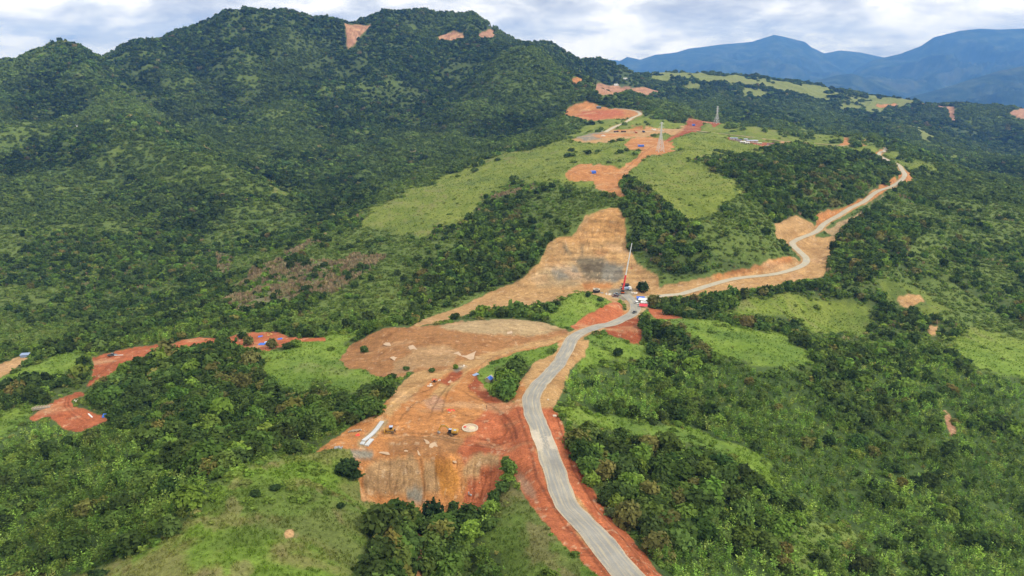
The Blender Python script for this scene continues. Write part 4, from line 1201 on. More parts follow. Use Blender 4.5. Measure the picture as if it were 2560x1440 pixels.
add_trees(4.3, 95, 420, 1.4, 3.7, {FOREST: (.12, .75), BAMBOO: (.02, .26), GROVE: (.75, .95), SHRUB: (0, .12), GRASS: (0, .004), REEDS: (0, .1)})
add_trees(4.3, 420, 900, 1.2, 3.9, {FOREST: (.14, .72), BAMBOO: (.08, .35), GROVE: (.8, .95), SHRUB: (.0, .08), GRASS: (0, .004), REEDS: (.05, .2)})
TX, TY, TZ, TR = (np.concatenate(v) for v in (TX, TY, TZ, TR)); TC = np.concatenate(TC); TK = np.concatenate(TK)
tu, tv = to_pixel(TX, TY, TZ + TR)
size_px = TR / np.sqrt(TX ** 2 + TY ** 2 + TZ ** 2) * 1711 * 2
shown = (tu > 15) & (tu < 2545) & (tv > 20) & (tv < 1425) & ((TZ + TR) / TY - at_grid(NEAR2, TX, TY) > 0)
order = np.argsort(-np.where(shown, size_px, 0))
N_SINGLE = 270
single = order[:N_SINGLE]
rest = np.ones(len(TX), bool); rest[single] = False
mass_near = rest & (TY < 330); mass_mid = rest & (TY >= 330)


def tree_scl(R):
    n = len(R)
    return np.stack([R * rng.uniform(.85, 1.2, n), R * rng.uniform(.85, 1.2, n), R * rng.uniform(.9, 1.4, n)], 1)


def yaw(n):
    return np.stack([rng.normal(0, .07, n), rng.normal(0, .07, n), rng.uniform(0, 6.283, n)], 1)


n = mass_near.sum()
lift = TR[mass_near] * .35
scatter('near_forest', np.stack([TX, TY, TZ], 1)[mass_near] + np.stack([0 * lift, 0 * lift, lift], 1), yaw(n), tree_scl(TR[mass_near]), TC[mass_near], rng.integers(0, 6, n),
        protos('near_crown', near_crowns), 'dense mass of small broadleaf trees covering the nearer slopes', 'forest')
n = mass_mid.sum()
lift = TR[mass_mid] * .3
scatter('middle_forest', np.stack([TX, TY, TZ], 1)[mass_mid] + np.stack([0 * lift, 0 * lift, lift], 1), yaw(n), tree_scl(TR[mass_mid]), TC[mass_mid], rng.integers(0, 5, n),
        protos('mid_crown', mid_crowns), 'forest trees filling the middle slopes and gullies around the excavated hillside', 'forest')

# --- distant canopy ----------------------------------------------------------------------------------------------------
parts_ = []
for sp, y0, y1, lo, hi in ((5.4, 900, 1700, 2.1, 4.7), (7.4, 1700, 2600, 2.9, 6.0), (11.0, 2600, 4200, 4.2, 8.2)):
    X, Y, Z = spots(sp, y0, y1, .006, 8)
    k, e, rd = cover_at(X, Y)
    pt = fbm(X, Y, 160, 4, 241); fn_ = fbm(X, Y, 40, 3, 251)
    dens = smooth(.36, .56, pt * .5 + fn_ * .5)
    p = np.select([k == FOREST, k == GROVE, k == SHRUB, k == REEDS, k == BAMBOO], [.42 + .5 * dens, .95, 0.10 + .22 * dens + .4 * smooth(1400, 2100, Y), .25 + .2 * dens, .9], .003 + .03 * smooth(.6, .7, fn_))
    p = p * (e < .2) * (rd > 1.9)
    s = pick(p)
    parts_.append((X[s], Y[s], Z[s], rng.uniform(lo, hi, s.sum()) * (.65 + .45 * dens[s]), fn_[s], pt[s], k[s]))
X, Y, Z, R, fn_, pt, k = (np.concatenate(v) for v in zip(*parts_))
n = len(X)
cl, _ = colour_of(n, [(.040, .066, .022), (.062, .10, .030), (.10, .15, .04), (.13, .12, .055)], [.47, .37, .15, .012], .15)
lite = smooth(.50, .64, fbm(X, Y, 220, 4, 261))[:, None]
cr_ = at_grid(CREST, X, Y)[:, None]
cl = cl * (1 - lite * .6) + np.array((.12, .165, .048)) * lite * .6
cl = cl * (1 + .5 * np.clip(cr_, 0, 1) - .28 * np.clip(-cr_, 0, 1))       # relief shading put into the colour, besides scrub on crests and denser trees in gullies
cl = np.where((k == SHRUB)[:, None], cl * .3 + np.array((.115, .165, .042)) * .7, cl)
scatter('distant_forest', np.stack([X, Y, Z + R * .1], 1), yaw(n), np.stack([R * rng.uniform(.8, 1.25, n), R * rng.uniform(.8, 1.25, n), R * rng.uniform(.75, 1.3, n)], 1), cl,
        rng.integers(0, 4, n), protos('far_crown', far_crowns), 'dark green forest covering the mountains and the far plateau', 'forest')
N_FAR = n

GRASSW = blur((K == GRASS).astype(float), 5)
# --- bamboo, shrubs, reeds, grass ----------------------------------------------------------------------------------------
parts_ = []
for sp, y0, y1, lo, hi in ((2.5, 95, 300, 3.6, 7.0), (2.9, 300, 470, 3.8, 6.8), (4.2, 470, 760, 4.0, 6.8)):
    X, Y, Z = spots(sp, y0, y1, .012, 4)
    k, e, rd = cover_at(X, Y)
    pt = fbm(X, Y, 34, 3, 271)
    p = np.select([k == BAMBOO, k == FOREST, k == GROVE, k == SHRUB], [.55 + .4 * smooth(.38, .5, pt), .55 * smooth(.4, .55, pt), .32, .10], 0.0) * (e < .2) * (rd > 1.9)
    s = pick(p)
    X, Y, Z, k = X[s], Y[s], Z[s], k[s]
    H = rng.uniform(lo, hi, len(X)); s = clear_view(X, Y, Z, H)
    parts_.append((X[s], Y[s], Z[s], H[s], k[s]))
X, Y, Z, H, k = (np.concatenate(v) for v in zip(*parts_)); n = len(X)
cl, _ = colour_of(n, BAM, [.33, .27, .28, .12], .27)
tone = fbm(X, Y, 45, 4, 281)[:, None]
cl = cl * (.72 + .56 * smooth(.3, .7, tone)) * np.where(k == BAMBOO, 1.0, .75)[:, None]
scatter('bamboo_thicket', np.stack([X, Y, Z - .1], 1), yaw(n), np.stack([H * rng.uniform(.5, .72, n), H * rng.uniform(.5, .72, n), H], 1), cl, rng.integers(0, 5, n),
        protos('bamboo', bamboos), 'feathery green bamboo thicket blanketing the slopes beside the road', 'bamboo')
N_BAM = n
parts_ = []
for sp, y0, y1, lo, hi in ((2.1, 95, 330, .5, 1.3), (3.4, 330, 900, .8, 1.9), (6.0, 900, 2000, 1.6, 3.2)):
    X, Y, Z = spots(sp, y0, y1, .010, 2)
    k, e, rd = cover_at(X, Y)
    pt = fbm(X, Y, 26, 3, 291)
    clump = smooth(.60, .70, pt)
    p = np.select([k == SHRUB, k == FOREST, k == GROVE, k == REEDS, k == BAMBOO, k == GRASS], [np.where(Y > 430, .60, .62), .70, .35, .45, .25, .006 + np.where(Y < 420, .2, .05) * clump + .5 * smooth(.92, .55, at_grid(GRASSW, X, Y))], 0.0) * (e < .2) * (rd > 1.7)
    s = pick(p)
    parts_.append((X[s], Y[s], Z[s], lo * .7 + (hi * 1.25 - lo * .7) * rng.beta(1.2, 2.2, s.sum()), k[s]))
X, Y, Z, H, k = (np.concatenate(v) for v in zip(*parts_)); n = len(X)
cl, _ = colour_of(n, [(.11, .18, .036), (.15, .225, .045), (.075, .125, .03), (.18, .19, .06)], [.4, .3, .22, .08], .18)
gcol = np.stack([at_grid(ground[..., q], X, Y) for q in range(3)], 1)
sh_ = ((k == SHRUB) & (Y > 430) | (k == GRASS))[:, None]
cl = np.where(sh_, cl * .35 + np.clip(gcol * rng.normal(1.15, .2, (n, 1)), .02, .4) * .65, cl)
scatter('shrub_cover', np.stack([X, Y, Z - .1], 1), yaw(n), np.stack([H * rng.uniform(.8, 1.4, n), H * rng.uniform(.8, 1.4, n), H], 1), cl, rng.integers(0, 4, n),
        protos('shrub', shrubs), 'low bright green shrubs spread over the open slopes', 'shrubs')
N_SHR = n
parts_ = []
for sp, y0, y1 in ((2.2, 430, 900), (3.2, 900, 1300)):
    X, Y, Z = spots(sp, y0, y1, .01, 3)
    k, e, rd = cover_at(X, Y)
    pt = fbm(X, Y, 20, 3, 301)
    p = np.select([k == REEDS, k == GROVE, k == FOREST], [.85 * smooth(.36, .5, pt), .10 * smooth(.6, .66, pt), .06 * smooth(.6, .66, pt)], 0.0) * (e < .2)
    s = pick(p)
    parts_.append((X[s], Y[s], Z[s], rng.uniform(2.4, 4.4, s.sum())))
X, Y, Z, H = (np.concatenate(v) for v in zip(*parts_)); n = len(X)
cl, _ = colour_of(n, [(.25, .20, .135), (.20, .165, .11), (.31, .26, .18)], [.5, .3, .2], .15)
scatter('dry_reeds', np.stack([X, Y, Z - .1], 1), yaw(n), np.stack([H * .8, H * .8, H], 1), cl, rng.integers(0, 4, n),
        protos('reed', reeds_m), 'dry tan reeds standing among shrubs on the left flank of the ridge', 'reeds')
parts_ = []
for sp, y0, y1, lo, hi in ((.85, 95, 250, .35, .9), (1.7, 250, 520, .5, 1.2), (3.6, 520, 1200, .8, 1.6)):
    X, Y, Z = spots(sp, y0, y1, .006, 1)
    k, e, rd = cover_at(X, Y)
    pt = fbm(X, Y, 6, 3, 311)
    p = np.select([k == GRASS, k == SHRUB], [.25 + .5 * smooth(.4, .6, pt), .3], 0.0) * (e < .2) * (rd > 1.6)
    s = pick(p)
    parts_.append((X[s], Y[s], Z[s], rng.uniform(lo, hi, s.sum())))
X, Y, Z, H = (np.concatenate(v) for v in zip(*parts_)); n = len(X)
gcol = np.stack([at_grid(ground[..., q], X, Y) for q in range(3)], 1)
cl = np.clip(gcol * rng.normal(1.12, .22, (n, 1)), .02, .5)
scatter('tall_grass', np.stack([X, Y, Z - .03], 1), yaw(n), np.stack([H * 1.3, H * 1.3, H], 1), cl, rng.integers(0, 4, n),
        protos('tuft', tufts), 'tall grass growing over the open hilltops', 'grass')
print('plants', len(TX), N_FAR, N_BAM, N_SHR, n, round(time.time() - T_START, 1))


# --- single trees ---------------------------------------------------------------------------------------------------------
def trunk_mesh(name, seed, limbs=5):
    """tapered trunk with limbs for a crown of radius 1 resting at z=.35"""
    r = random.Random(seed)
    bm = bmesh.new()

    def seg(p, q, r0, r1, n=6):
        p, q = Vector(p), Vector(q)
        d = (q - p).normalized(); a = d.orthogonal().normalized(); b = d.cross(a)
        A = [bm.verts.new(p + (a * math.cos(k * 6.2832 / n) + b * math.sin(k * 6.2832 / n)) * r0) for k in range(n)]
        B = [bm.verts.new(q + (a * math.cos(k * 6.2832 / n) + b * math.sin(k * 6.2832 / n)) * r1) for k in range(n)]
        for k in range(n):
            bm.faces.new((A[k], A[(k + 1) % n], B[(k + 1) % n], B[k]))
        bm.faces.new(B)
    top = (r.uniform(-.08, .08), r.uniform(-.08, .08), .75)
    seg((0, 0, -.15), top, .085, .05)
    for k in range(limbs):
        a = k * 6.2832 / limbs + r.uniform(-.3, .3)
        z = .45 + .3 * k / limbs
        seg((top[0] * .7, top[1] * .7, z), (math.cos(a) * .55, math.sin(a) * .55, z + r.uniform(.25, .5)), .035, .012, 5)
    me = bpy.data.meshes.new(name); bm.to_mesh(me); bm.free()
    me.materials.append(BARK)
    return me


trunks = [trunk_mesh('trunk', 5 + i) for i in range(4)]


def tree(name, x, y, z, r, colr, label, group=None, crown=None, hscale=1.15, cat='tree'):
    root = bpy.data.objects.new(name, None); COL.objects.link(root)
    root.location = (x, y, z); root.empty_display_size = .5
    root.rotation_euler.z = random.uniform(0, 6.28)
    tag(root, label, cat, group)
    tr = link('trunk', random.choice(trunks), root); tr.scale = (r, r, r)
    cr = link('crown', crown or random.choice(near_crowns), root)
    cr.location = (0, 0, r * .35)
    cr.scale = (r * random.uniform(.9, 1.15), r * random.uniform(.9, 1.15), r * hscale * random.uniform(.9, 1.15))
    cr['leaf'] = [float(c) for c in colr]
    return root


REGIONS = [   # outline of a stand of trees in the photograph -> where it is, in words
    ("1380 1000; 1980 1100; 2000 1300; 1760 1440; 1500 1440; 1380 1100", 'in grove right of grey road'),
    ("1900 850; 2560 850; 2560 1440; 1760 1440; 2000 1300", 'on far right bamboo slope'),
    ("1380 900; 2100 900; 1980 1100; 1380 1010", 'between the two grassy spurs'),
    ("1580 780; 2100 780; 2100 900; 1600 900", 'along upper grassy spur'),
    ("900 1230; 1300 1130; 1420 1400; 1420 1440; 900 1440", 'in gully below bare fill'),
    ("1160 880; 1360 880; 1330 1010; 1180 1000", 'in clump around the hut'),
    ("0 1080; 560 1080; 520 1300; 300 1440; 0 1440", 'on lower left bamboo slope'),
    ("150 840; 960 840; 960 1100; 560 1200; 150 1100", 'in grove left of plateau'),
    ("0 1080; 900 1080; 900 1440; 0 1440", 'at edge of grassy dome'),
    ("-100 800; 300 800; 300 1100; -100 1100", 'around left red clearing'),
]
KINDS_ = ['dark green tree', 'mid green tree', 'olive brown tree', 'lime green tree']
GNAME = ['dark green trees', 'mid green trees', 'olive brown trees', 'bright green trees']
reg = np.full(len(single), -1)
for ri in range(len(REGIONS) - 1, -1, -1):
    reg[inside(REGIONS[ri][0], tu[single], tv[single])] = ri
lab_of, grp_of = [], []
SIZE_W = np.where(TR[single] > np.quantile(TR[single], .7), 'big', np.where(TR[single] > np.quantile(TR[single], .35), 'middling', 'small'))
for q, i in enumerate(single):
    where = REGIONS[reg[q]][1] if reg[q] >= 0 else 'in scrub on valley slopes'
    m_ = reg == reg[q]
    uu_, vv_ = tu[single], tv[single]
    hz_ = 'left' if uu_[q] < np.quantile(uu_[m_], .34) else ('right' if uu_[q] > np.quantile(uu_[m_], .67) else 'middle')
    vt_ = 'upper' if vv_[q] < np.quantile(vv_[m_], .5) else 'lower'
    lab_of.append('%s %s, %s %s %s' % (SIZE_W[q], KINDS_[TK[i]], vt_, hz_, where)); grp_of.append(GNAME[TK[i]] + ' ' + where)
ORD = ['nearest', 'second nearest', 'third nearest', 'fourth nearest', 'fifth nearest', 'sixth nearest', 'seventh nearest', 'eighth nearest']
for l_ in set(lab_of):
    qs = [q for q in range(len(lab_of)) if lab_of[q] == l_]
    if len(qs) > 1:
        for r_, q in enumerate(sorted(qs, key=lambda q: -tv[single][q])):
            lab_of[q] = (ORD[r_] if r_ < len(qs) - 1 or len(qs) > 8 and r_ < 8 else 'farthest') + ' ' + l_ if r_ < 8 else l_
for q, i in enumerate(single):
    tree('tree', float(TX[i]), float(TY[i]), float(TZ[i]), float(TR[i]), TC[i], lab_of[q], grp_of[q])
# ---------------------------------------------------------------- things
class MB:
    """collects shapes into one mesh"""
    def __init__(s):
        s.bm = bmesh.new()

    def box(s, c, d, rot=None, bev=0.0, taper=1.0):
        r = bmesh.ops.create_cube(s.bm, size=1.0)
        vs = r['verts']
        for v in vs:
            k = taper if v.co.z > 0 else 1.0
            v.co = Vector((v.co.x * d[0] * k, v.co.y * d[1] * k, v.co.z * d[2]))
        if bev > 0:
            es = list({e for v in vs for e in v.link_edges})
            b = bmesh.ops.bevel(s.bm, geom=es, offset=bev, segments=1, affect='EDGES')
            vs = list({v for f in b['faces'] for v in f.verts} | {v for v in vs if v.is_valid})
        M = Matrix.Translation(Vector(c)) @ (rot.to_4x4() if rot is not None else Matrix())
        bmesh.ops.transform(s.bm, matrix=M, verts=vs)
        return s

    def tube(s, p, q, r0, r1=None, n=8, caps=True):
        r1 = r0 if r1 is None else r1
        p, q = Vector(p), Vector(q)
        d = (q - p).normalized(); a = d.orthogonal().normalized(); b = d.cross(a)
        A = [s.bm.verts.new(p + (a * math.cos(k * math.tau / n) + b * math.sin(k * math.tau / n)) * r0) for k in range(n)]
        B = [s.bm.verts.new(q + (a * math.cos(k * math.tau / n) + b * math.sin(k * math.tau / n)) * r1) for k in range(n)]
        for k in range(n):
            s.bm.faces.new((A[k], A[(k + 1) % n], B[(k + 1) % n], B[k]))
        if caps:
            s.bm.faces.new(B); s.bm.faces.new(A[::-1])
        return s

    def bar(s, p, q, w, h, w2=None, h2=None):
        """rectangular beam from p to q, width across and height in the vertical plane of its axis"""
        p, q = Vector(p), Vector(q)
        w2 = w if w2 is None else w2; h2 = h if h2 is None else h2
        d = (q - p).normalized(); side = d.cross(Vector((0, 0, 1)))
        side = side.normalized() if side.length > 1e-4 else Vector((0, 1, 0))
        up = side.cross(d)
        A = [s.bm.verts.new(p + side * (w / 2) * i + up * (h / 2) * j) for i, j in ((-1, -1), (1, -1), (1, 1), (-1, 1))]
        B = [s.bm.verts.new(q + side * (w2 / 2) * i + up * (h2 / 2) * j) for i, j in ((-1, -1), (1, -1), (1, 1), (-1, 1))]
        for k in range(4):
            s.bm.faces.new((A[k], A[(k + 1) % 4], B[(k + 1) % 4], B[k]))
        s.bm.faces.new(A[::-1]); s.bm.faces.new(B)
        return s

    def prism(s, prof, y0, y1):
        """profile in the x-z plane extruded across y"""
        A = [s.bm.verts.new((x, y0, z)) for x, z in prof]; B = [s.bm.verts.new((x, y1, z)) for x, z in prof]
        n = len(prof)
        for k in range(n):
            s.bm.faces.new((A[k], A[(k + 1) % n], B[(k + 1) % n], B[k]))
        s.bm.faces.new(A[::-1]); s.bm.faces.new(B)
        return s

    def quad(s, *pts):
        s.bm.faces.new([s.bm.verts.new(p) for p in pts]); return s

    def sheet(s, pts4, n=5, sag=.0, seed=0, thick=.03):
        """a slack sheet over four corners, with two faces"""
        r = random.Random(seed)
        P = [Vector(p) for p in pts4]; g = []
        for i in range(n):
            row = []
            for j in range(n):
                u, v = i / (n - 1), j / (n - 1)
                p = (P[0] * (1 - u) + P[1] * u) * (1 - v) + (P[3] * (1 - u) + P[2] * u) * v
                p.z += -sag * 16 * u * (1 - u) * v * (1 - v) + r.uniform(-1, 1) * sag * .25
                row.append(p)
            g.append(row)
        for off in (0, -thick):
            vs = [[s.bm.verts.new(p + Vector((0, 0, off))) for p in row] for row in g]
            for i in range(n - 1):
                for j in range(n - 1):
                    f = (vs[i][j], vs[i + 1][j], vs[i + 1][j + 1], vs[i][j + 1])
                    s.bm.faces.new(f if off == 0 else f[::-1])
        return s

    def rock(s, c, r, seed, squash=.7):
        rr = random.Random(seed)
        k = bmesh.ops.create_icosphere(s.bm, subdivisions=1, radius=1.0)
        sx, sy, sz = rr.uniform(.8, 1.25), rr.uniform(.7, 1.1), squash * rr.uniform(.8, 1.1)
        for v in k['verts']:
            f = rr.uniform(.78, 1.12)
            v.co = Vector((v.co.x * sx, v.co.y * sy, v.co.z * sz)) * f * r + Vector(c)
        return s

    def mesh(s, name, mat):
        bmesh.ops.recalc_face_normals(s.bm, faces=s.bm.faces)
        me = bpy.data.meshes.new(name); s.bm.to_mesh(me); s.bm.free()
        me.materials.append(mat)
        return me

    def build(s, name, mat, parent=None):
        return link(name, s.mesh(name, mat), parent)


def P(u, v):
    x, y, z = hit([u], [v])
    return Vector((float(x[0]), float(y[0]), float(z[0])))


def ground_z(x, y):
    return float(at_grid(GZ, np.array([x]), np.array([y]))[0])


def along(u, v, dist):
    a, s_ = ray([u], [v])
    return Vector((float(a[0]) * dist, dist, float(s_[0]) * dist))


def thing(name, loc, yaw_deg, label, cat, group=None, pitch=0.0, roll=0.0):
    o = bpy.data.objects.new(name, None); COL.objects.link(o)
    o.empty_display_size = .5
    o.location = loc; o.rotation_euler = (math.radians(roll), math.radians(pitch), math.radians(yaw_deg))
    return tag(o, label, cat, group)


def copy_thing(root, loc, yaw_deg, label, group=None):
    r = root.copy(); COL.objects.link(r); r.location = loc; r.rotation_euler = (0, 0, math.radians(yaw_deg))
    r['label'] = label
    if group: r['group'] = group
    for ch in root.children:
        c = ch.copy(); COL.objects.link(c); c.parent = r
        for g in ch.children:
            d = g.copy(); COL.objects.link(d); d.parent = c
    return r


YELLOW = simple_mat('machine_yellow', (.46, .27, .045), .45, grain=.18)
YELLOW2 = simple_mat('dozer_yellow', (.42, .225, .035), .5, grain=.2)
ORANGE_P = simple_mat('machine_orange', (.62, .12, .025), .5, grain=.15)
DARK = simple_mat('dark_steel', (.035, .034, .033), .6, grain=.2)
TRACKM = simple_mat('muddy_track', (.13, .085, .05), .9, grain=.4)
GLASS = simple_mat('dark_glass', (.02, .028, .038), .12, spec=.6)
STEEL = simple_mat('worn_steel', (.33, .31, .28), .5, .4, grain=.2)
GALV = simple_mat('galvanised_steel', (.60, .62, .62), .55, .1, grain=.12)
CONC = simple_mat('pale_concrete', (.50, .52, .53), .85, grain=.2, gscale=1.2)
CONC2 = simple_mat('stained_concrete', (.44, .40, .34), .9, grain=.25)
CONC3 = simple_mat('ring_concrete', (.52, .48, .40), .9, grain=.2)
BLACK = simple_mat('black_formwork', (.02, .02, .021), .7, grain=.2)
RUBBER = simple_mat('tyre_rubber', (.022, .021, .02), .9, grain=.2)
WHITE = simple_mat('white_paint', (.74, .74, .72), .4, grain=.06)
RED_P = simple_mat('crane_red', (.62, .03, .035), .4, grain=.1)
REDSHEET = simple_mat('red_sheet', (.70, .045, .07), .55, grain=.12)
REDCLOTH = simple_mat('red_cloth', (.75, .07, .045), .8, grain=.25)
BLUETARP = simple_mat('blue_tarp', (.03, .13, .55), .5, grain=.2)
BLUEGREY = simple_mat('blue_grey_sheet', (.22, .30, .45), .45, grain=.15)
PALEBLUE = simple_mat('pale_blue_roof', (.36, .43, .58), .4, grain=.1)
NAVY = simple_mat('dark_blue_paint', (.02, .045, .13), .4, grain=.1)
TRUCKDARK = simple_mat('truck_maroon', (.06, .022, .025), .5, grain=.2)
GREYCAR = simple_mat('grey_car_paint', (.09, .11, .12), .35, grain=.08)
SILVER = simple_mat('silver_car_paint', (.30, .35, .40), .35, .2, grain=.08)
WOOD = simple_mat('weathered_wood', (.30, .23, .16), .9, grain=.35)
PALEWOOD = simple_mat('pale_wood', (.46, .38, .27), .9, grain=.3)
ROOFM = simple_mat('weathered_metal_roof', (.36, .33, .31), .6, grain=.25)
STONE = simple_mat('pale_stone', (.56, .48, .38), .9, grain=.3)
WSTONE = simple_mat('white_stone', (.66, .60, .52), .9, grain=.25)
GSTONE = simple_mat('grey_stone', (.30, .30, .30), .9, grain=.3)
SKIN = simple_mat('dark_clothing', (.03, .03, .04), .9)
HAIR = simple_mat('black_hair', (.01, .01, .01), .8)


# --- tracked machines -----------------------------------------------------------------------------------------------------
def track_profile(L, H):
    pts = []
    for k in range(7):
        a = -math.pi / 2 + math.pi * k / 6
        pts.append((L / 2 - H / 2 + math.cos(a) * H / 2, H / 2 + math.sin(a) * H / 2))
    for k in range(7):
        a = math.pi / 2 + math.pi * k / 6
        pts.append((-L / 2 + H / 2 + math.cos(a) * H / 2, H / 2 + math.sin(a) * H / 2))
    return pts


def excavator(loc, yaw_deg, under_deg, paint, label, scale=1.0, curl=0.0, cabmat=None):
    root = thing('excavator', loc, yaw_deg, label, 'excavator')
    root.scale = (scale,) * 3
    U = Matrix.Rotation(math.radians(under_deg - yaw_deg), 3, 'Z')
    for sgn in (-1, 1):
        m_ = MB().prism(track_profile(4.1, .95), sgn * 1.25 - .32, sgn * 1.25 + .32)
        o = m_.build('track', TRACKM, root); o.rotation_euler.z = math.radians(under_deg - yaw_deg)
    MB().box((0, 0, .75), (2.2, 1.9, .5)).tube((0, 0, .9), (0, 0, 1.15), .65, n=12).build('undercarriage', DARK, root)
    MB().box((-.75, 0, 1.75), (3.0, 2.6, 1.15), bev=.12).box((-1.1, -.75, 2.36), (2.0, .9, .12), bev=.04).build('engine_housing', paint, root)
    MB().prism([(-2.25, 1.25), (-2.62, 1.45), (-2.62, 2.2), (-2.2, 2.42)], -1.28, 1.28).build('counterweight', paint, root)
    MB().box((-1.25, .35, 2.42), (1.1, 1.0, .14), bev=.03).build('engine_grille', PALEBLUE if scale > .8 else DARK, root)
    MB().prism([(.15, 1.2), (1.55, 1.2), (1.7, 1.9), (1.35, 2.95), (.1, 2.95)], .32, 1.3).build('cab', cabmat or GLASS, root)
    MB().box((.75, .81, 3.0), (1.4, 1.05, .1), bev=.03).build('cab_roof', PALEBLUE if scale > .8 else paint, root)
    # boom bends, stick drops, bucket curls
    b0, b1, b2 = Vector((.9, -.15, 1.7)), Vector((2.9, -.15, 3.9 - curl * .4)), Vector((5.2 - curl * 1.4, -.15, 3.7 + curl))
    MB().bar(b0, b1, .42, .6, .42, .75).bar(b1, b2, .42, .72, .4, .42).build('boom', paint, root)
    s1 = b2 + Vector((1.25 - curl * 1.6, 0, -2.6 + curl * .2))
    MB().bar(b2 + Vector((-.45, 0, .55)), s1, .34, .6, .3, .34).build('stick', paint, root)
    bc = s1
    MB().prism([(bc.x - .15, bc.z + .1), (bc.x + .3, bc.z - .1), (bc.x + .2, bc.z - .85), (bc.x - .5, bc.z - 1.05), (bc.x - .95, bc.z - .7), (bc.x - .5, bc.z - .55)], -.75, .45).build('bucket', STEEL, root)
    h = MB().tube((1.3, .12, 1.6), b1 + Vector((-.3, .27, -.35)), .09).tube((1.3, -.42, 1.6), b1 + Vector((-.3, -.27, -.35)), .09)
    h.tube(b1 + Vector((.4, 0, .5)), b2 + Vector((-.4, 0, .75)), .08)
    h.build('hydraulic_cylinder', STEEL, root)
    return root


EXC = P(1131, 1086)
excavator(EXC, 172, 130, YELLOW, 'yellow crawler excavator with dark cab beside the round foundation ring', scale=.88)
SMALLX = P(1086, 955)
excavator(SMALLX, 250, 250, ORANGE_P, 'small orange red excavator parked at the edge of the haul track', scale=.52, curl=.9)

DZ = P(976, 1081)
dz = thing('bulldozer', DZ, 186, 'yellow bulldozer with dark cab beside the row of pale concrete blocks', 'bulldozer')
dz.scale = (.9, .9, .9)
for sgn in (-1, 1):
    MB().prism(track_profile(3.3, 1.0), sgn * 1.0 - .28, sgn * 1.0 + .28).build('track', TRACKM, dz)
    MB().bar((-.2, sgn * 1.4, .55), (2.3, sgn * 1.4, .5), .2, .3).build('push_arm', YELLOW2, dz)
MB().box((.75, 0, 1.35), (1.9, 1.2, 1.0), bev=.12).build('hood', YELLOW2, dz)
MB().box((-.95, 0, 1.3), (1.3, 1.5, .9), bev=.1).build('rear_body', YELLOW2, dz)
MB().box((-.35, 0, 2.2), (1.25, 1.35, 1.2), bev=.08, taper=.9).build('cab', GLASS, dz)
MB().box((-.35, 0, 2.87), (1.6, 1.65, .14), bev=.04).build('cab_roof', PALEBLUE, dz)
prof = [(2.35 + .25 * math.cos(a), .75 + .75 * math.sin(a)) for a in np.linspace(-1.35, 1.35, 7)]
MB().prism([(2.3, .05), (2.55, .0), (2.38, .4), (2.34, .8), (2.42, 1.2), (2.6, 1.5), (2.35, 1.5), (2.2, .8)], -1.85, 1.85).build('blade', YELLOW2, dz)
MB().tube((.5, .45, 1.9), (.5, .45, 2.6), .07).build('exhaust_pipe', DARK, dz)
MB().box((-1.9, 0, .95), (.5, 1.3, .5)).prism([(-2.15, 1.0), (-1.95, 1.0), (-2.0, .1), (-2.2, .0)], -.5, -.3).prism([(-2.15, 1.0), (-1.95, 1.0), (-2.0, .1), (-2.2, .0)], .3, .5).build('ripper', DARK, dz)

# --- the row of precast blocks --------------------------------------------------------------------------------------------
blk_me = MB().box((0, 0, .28), (1.55, .70, .52), bev=.03).mesh('concrete_block', CONC)


NTH = ['first', 'second', 'third', 'fourth', 'fifth', 'sixth', 'seventh', 'eighth', 'ninth', 'tenth', 'eleventh', 'twelfth', 'thirteenth', 'fourteenth', 'fifteenth', 'sixteenth', 'seventeenth', 'eighteenth', 'nineteenth', 'twentieth']


def block_row(u0, v0, u1, v1, n, words, skew=0.0):
    A, B = P(u0, v0), P(u1, v1)
    yw = math.atan2((B - A).y, (B - A).x) - math.pi / 2
    for k in range(n):
        f = k / (n - 1)
        p = A.lerp(B, f)
        p.x += .35 * math.sin(f * 3.1) * (1 if n > 12 else 0)
        p.z = ground_z(p.x, p.y) + .04
        o = link('concrete_block', blk_me)
        o.location = p; o.rotation_euler = (0, 0, yw + random.uniform(-.03, .03) + skew)
        L_ = float((B - A).length) / (n - 1)
        o.scale = (1, min(1.12, L_ / .80), 1)
        tag(o, '%s pale concrete block from the near end of %s' % (NTH[k], words), 'concrete block', 'pale concrete blocks in rows beside the bulldozer')
    return A, B


block_row(910, 1103, 954.5, 1056.5, 20, 'the long row beside the bulldozer')
block_row(905, 1112, 908, 1108, 3, 'the short end stack')
block_row(917, 1115, 929, 1101, 7, 'the short right hand row')

# --- round foundation ring --------------------------------------------------------------------------------------------------
FR = P(1175, 1071)
fr = thing('foundation_ring', FR, 0, 'round pale concrete foundation ring set into the red plateau', 'foundation')


def ring_mesh(name, mat, r0, r1, z0, z1, n=40):
    b = MB()
    V = [[b.bm.verts.new((r * math.cos(k * math.tau / n), r * math.sin(k * math.tau / n), z)) for k in range(n)] for r, z in ((r1, z0), (r1, z1), (r0, z1), (r0, z0))]
    for k in range(n):
        for i in range(4):
            j = (i + 1) % 4
            b.bm.faces.new((V[i][k], V[i][(k + 1) % n], V[j][(k + 1) % n], V[j][k]))
    return b.mesh(name, mat)


def disc_mesh(name, mat, r, z0, z1, n=40):
    return MB().tube((0, 0, z0), (0, 0, z1), r, r, n).mesh(name, mat)


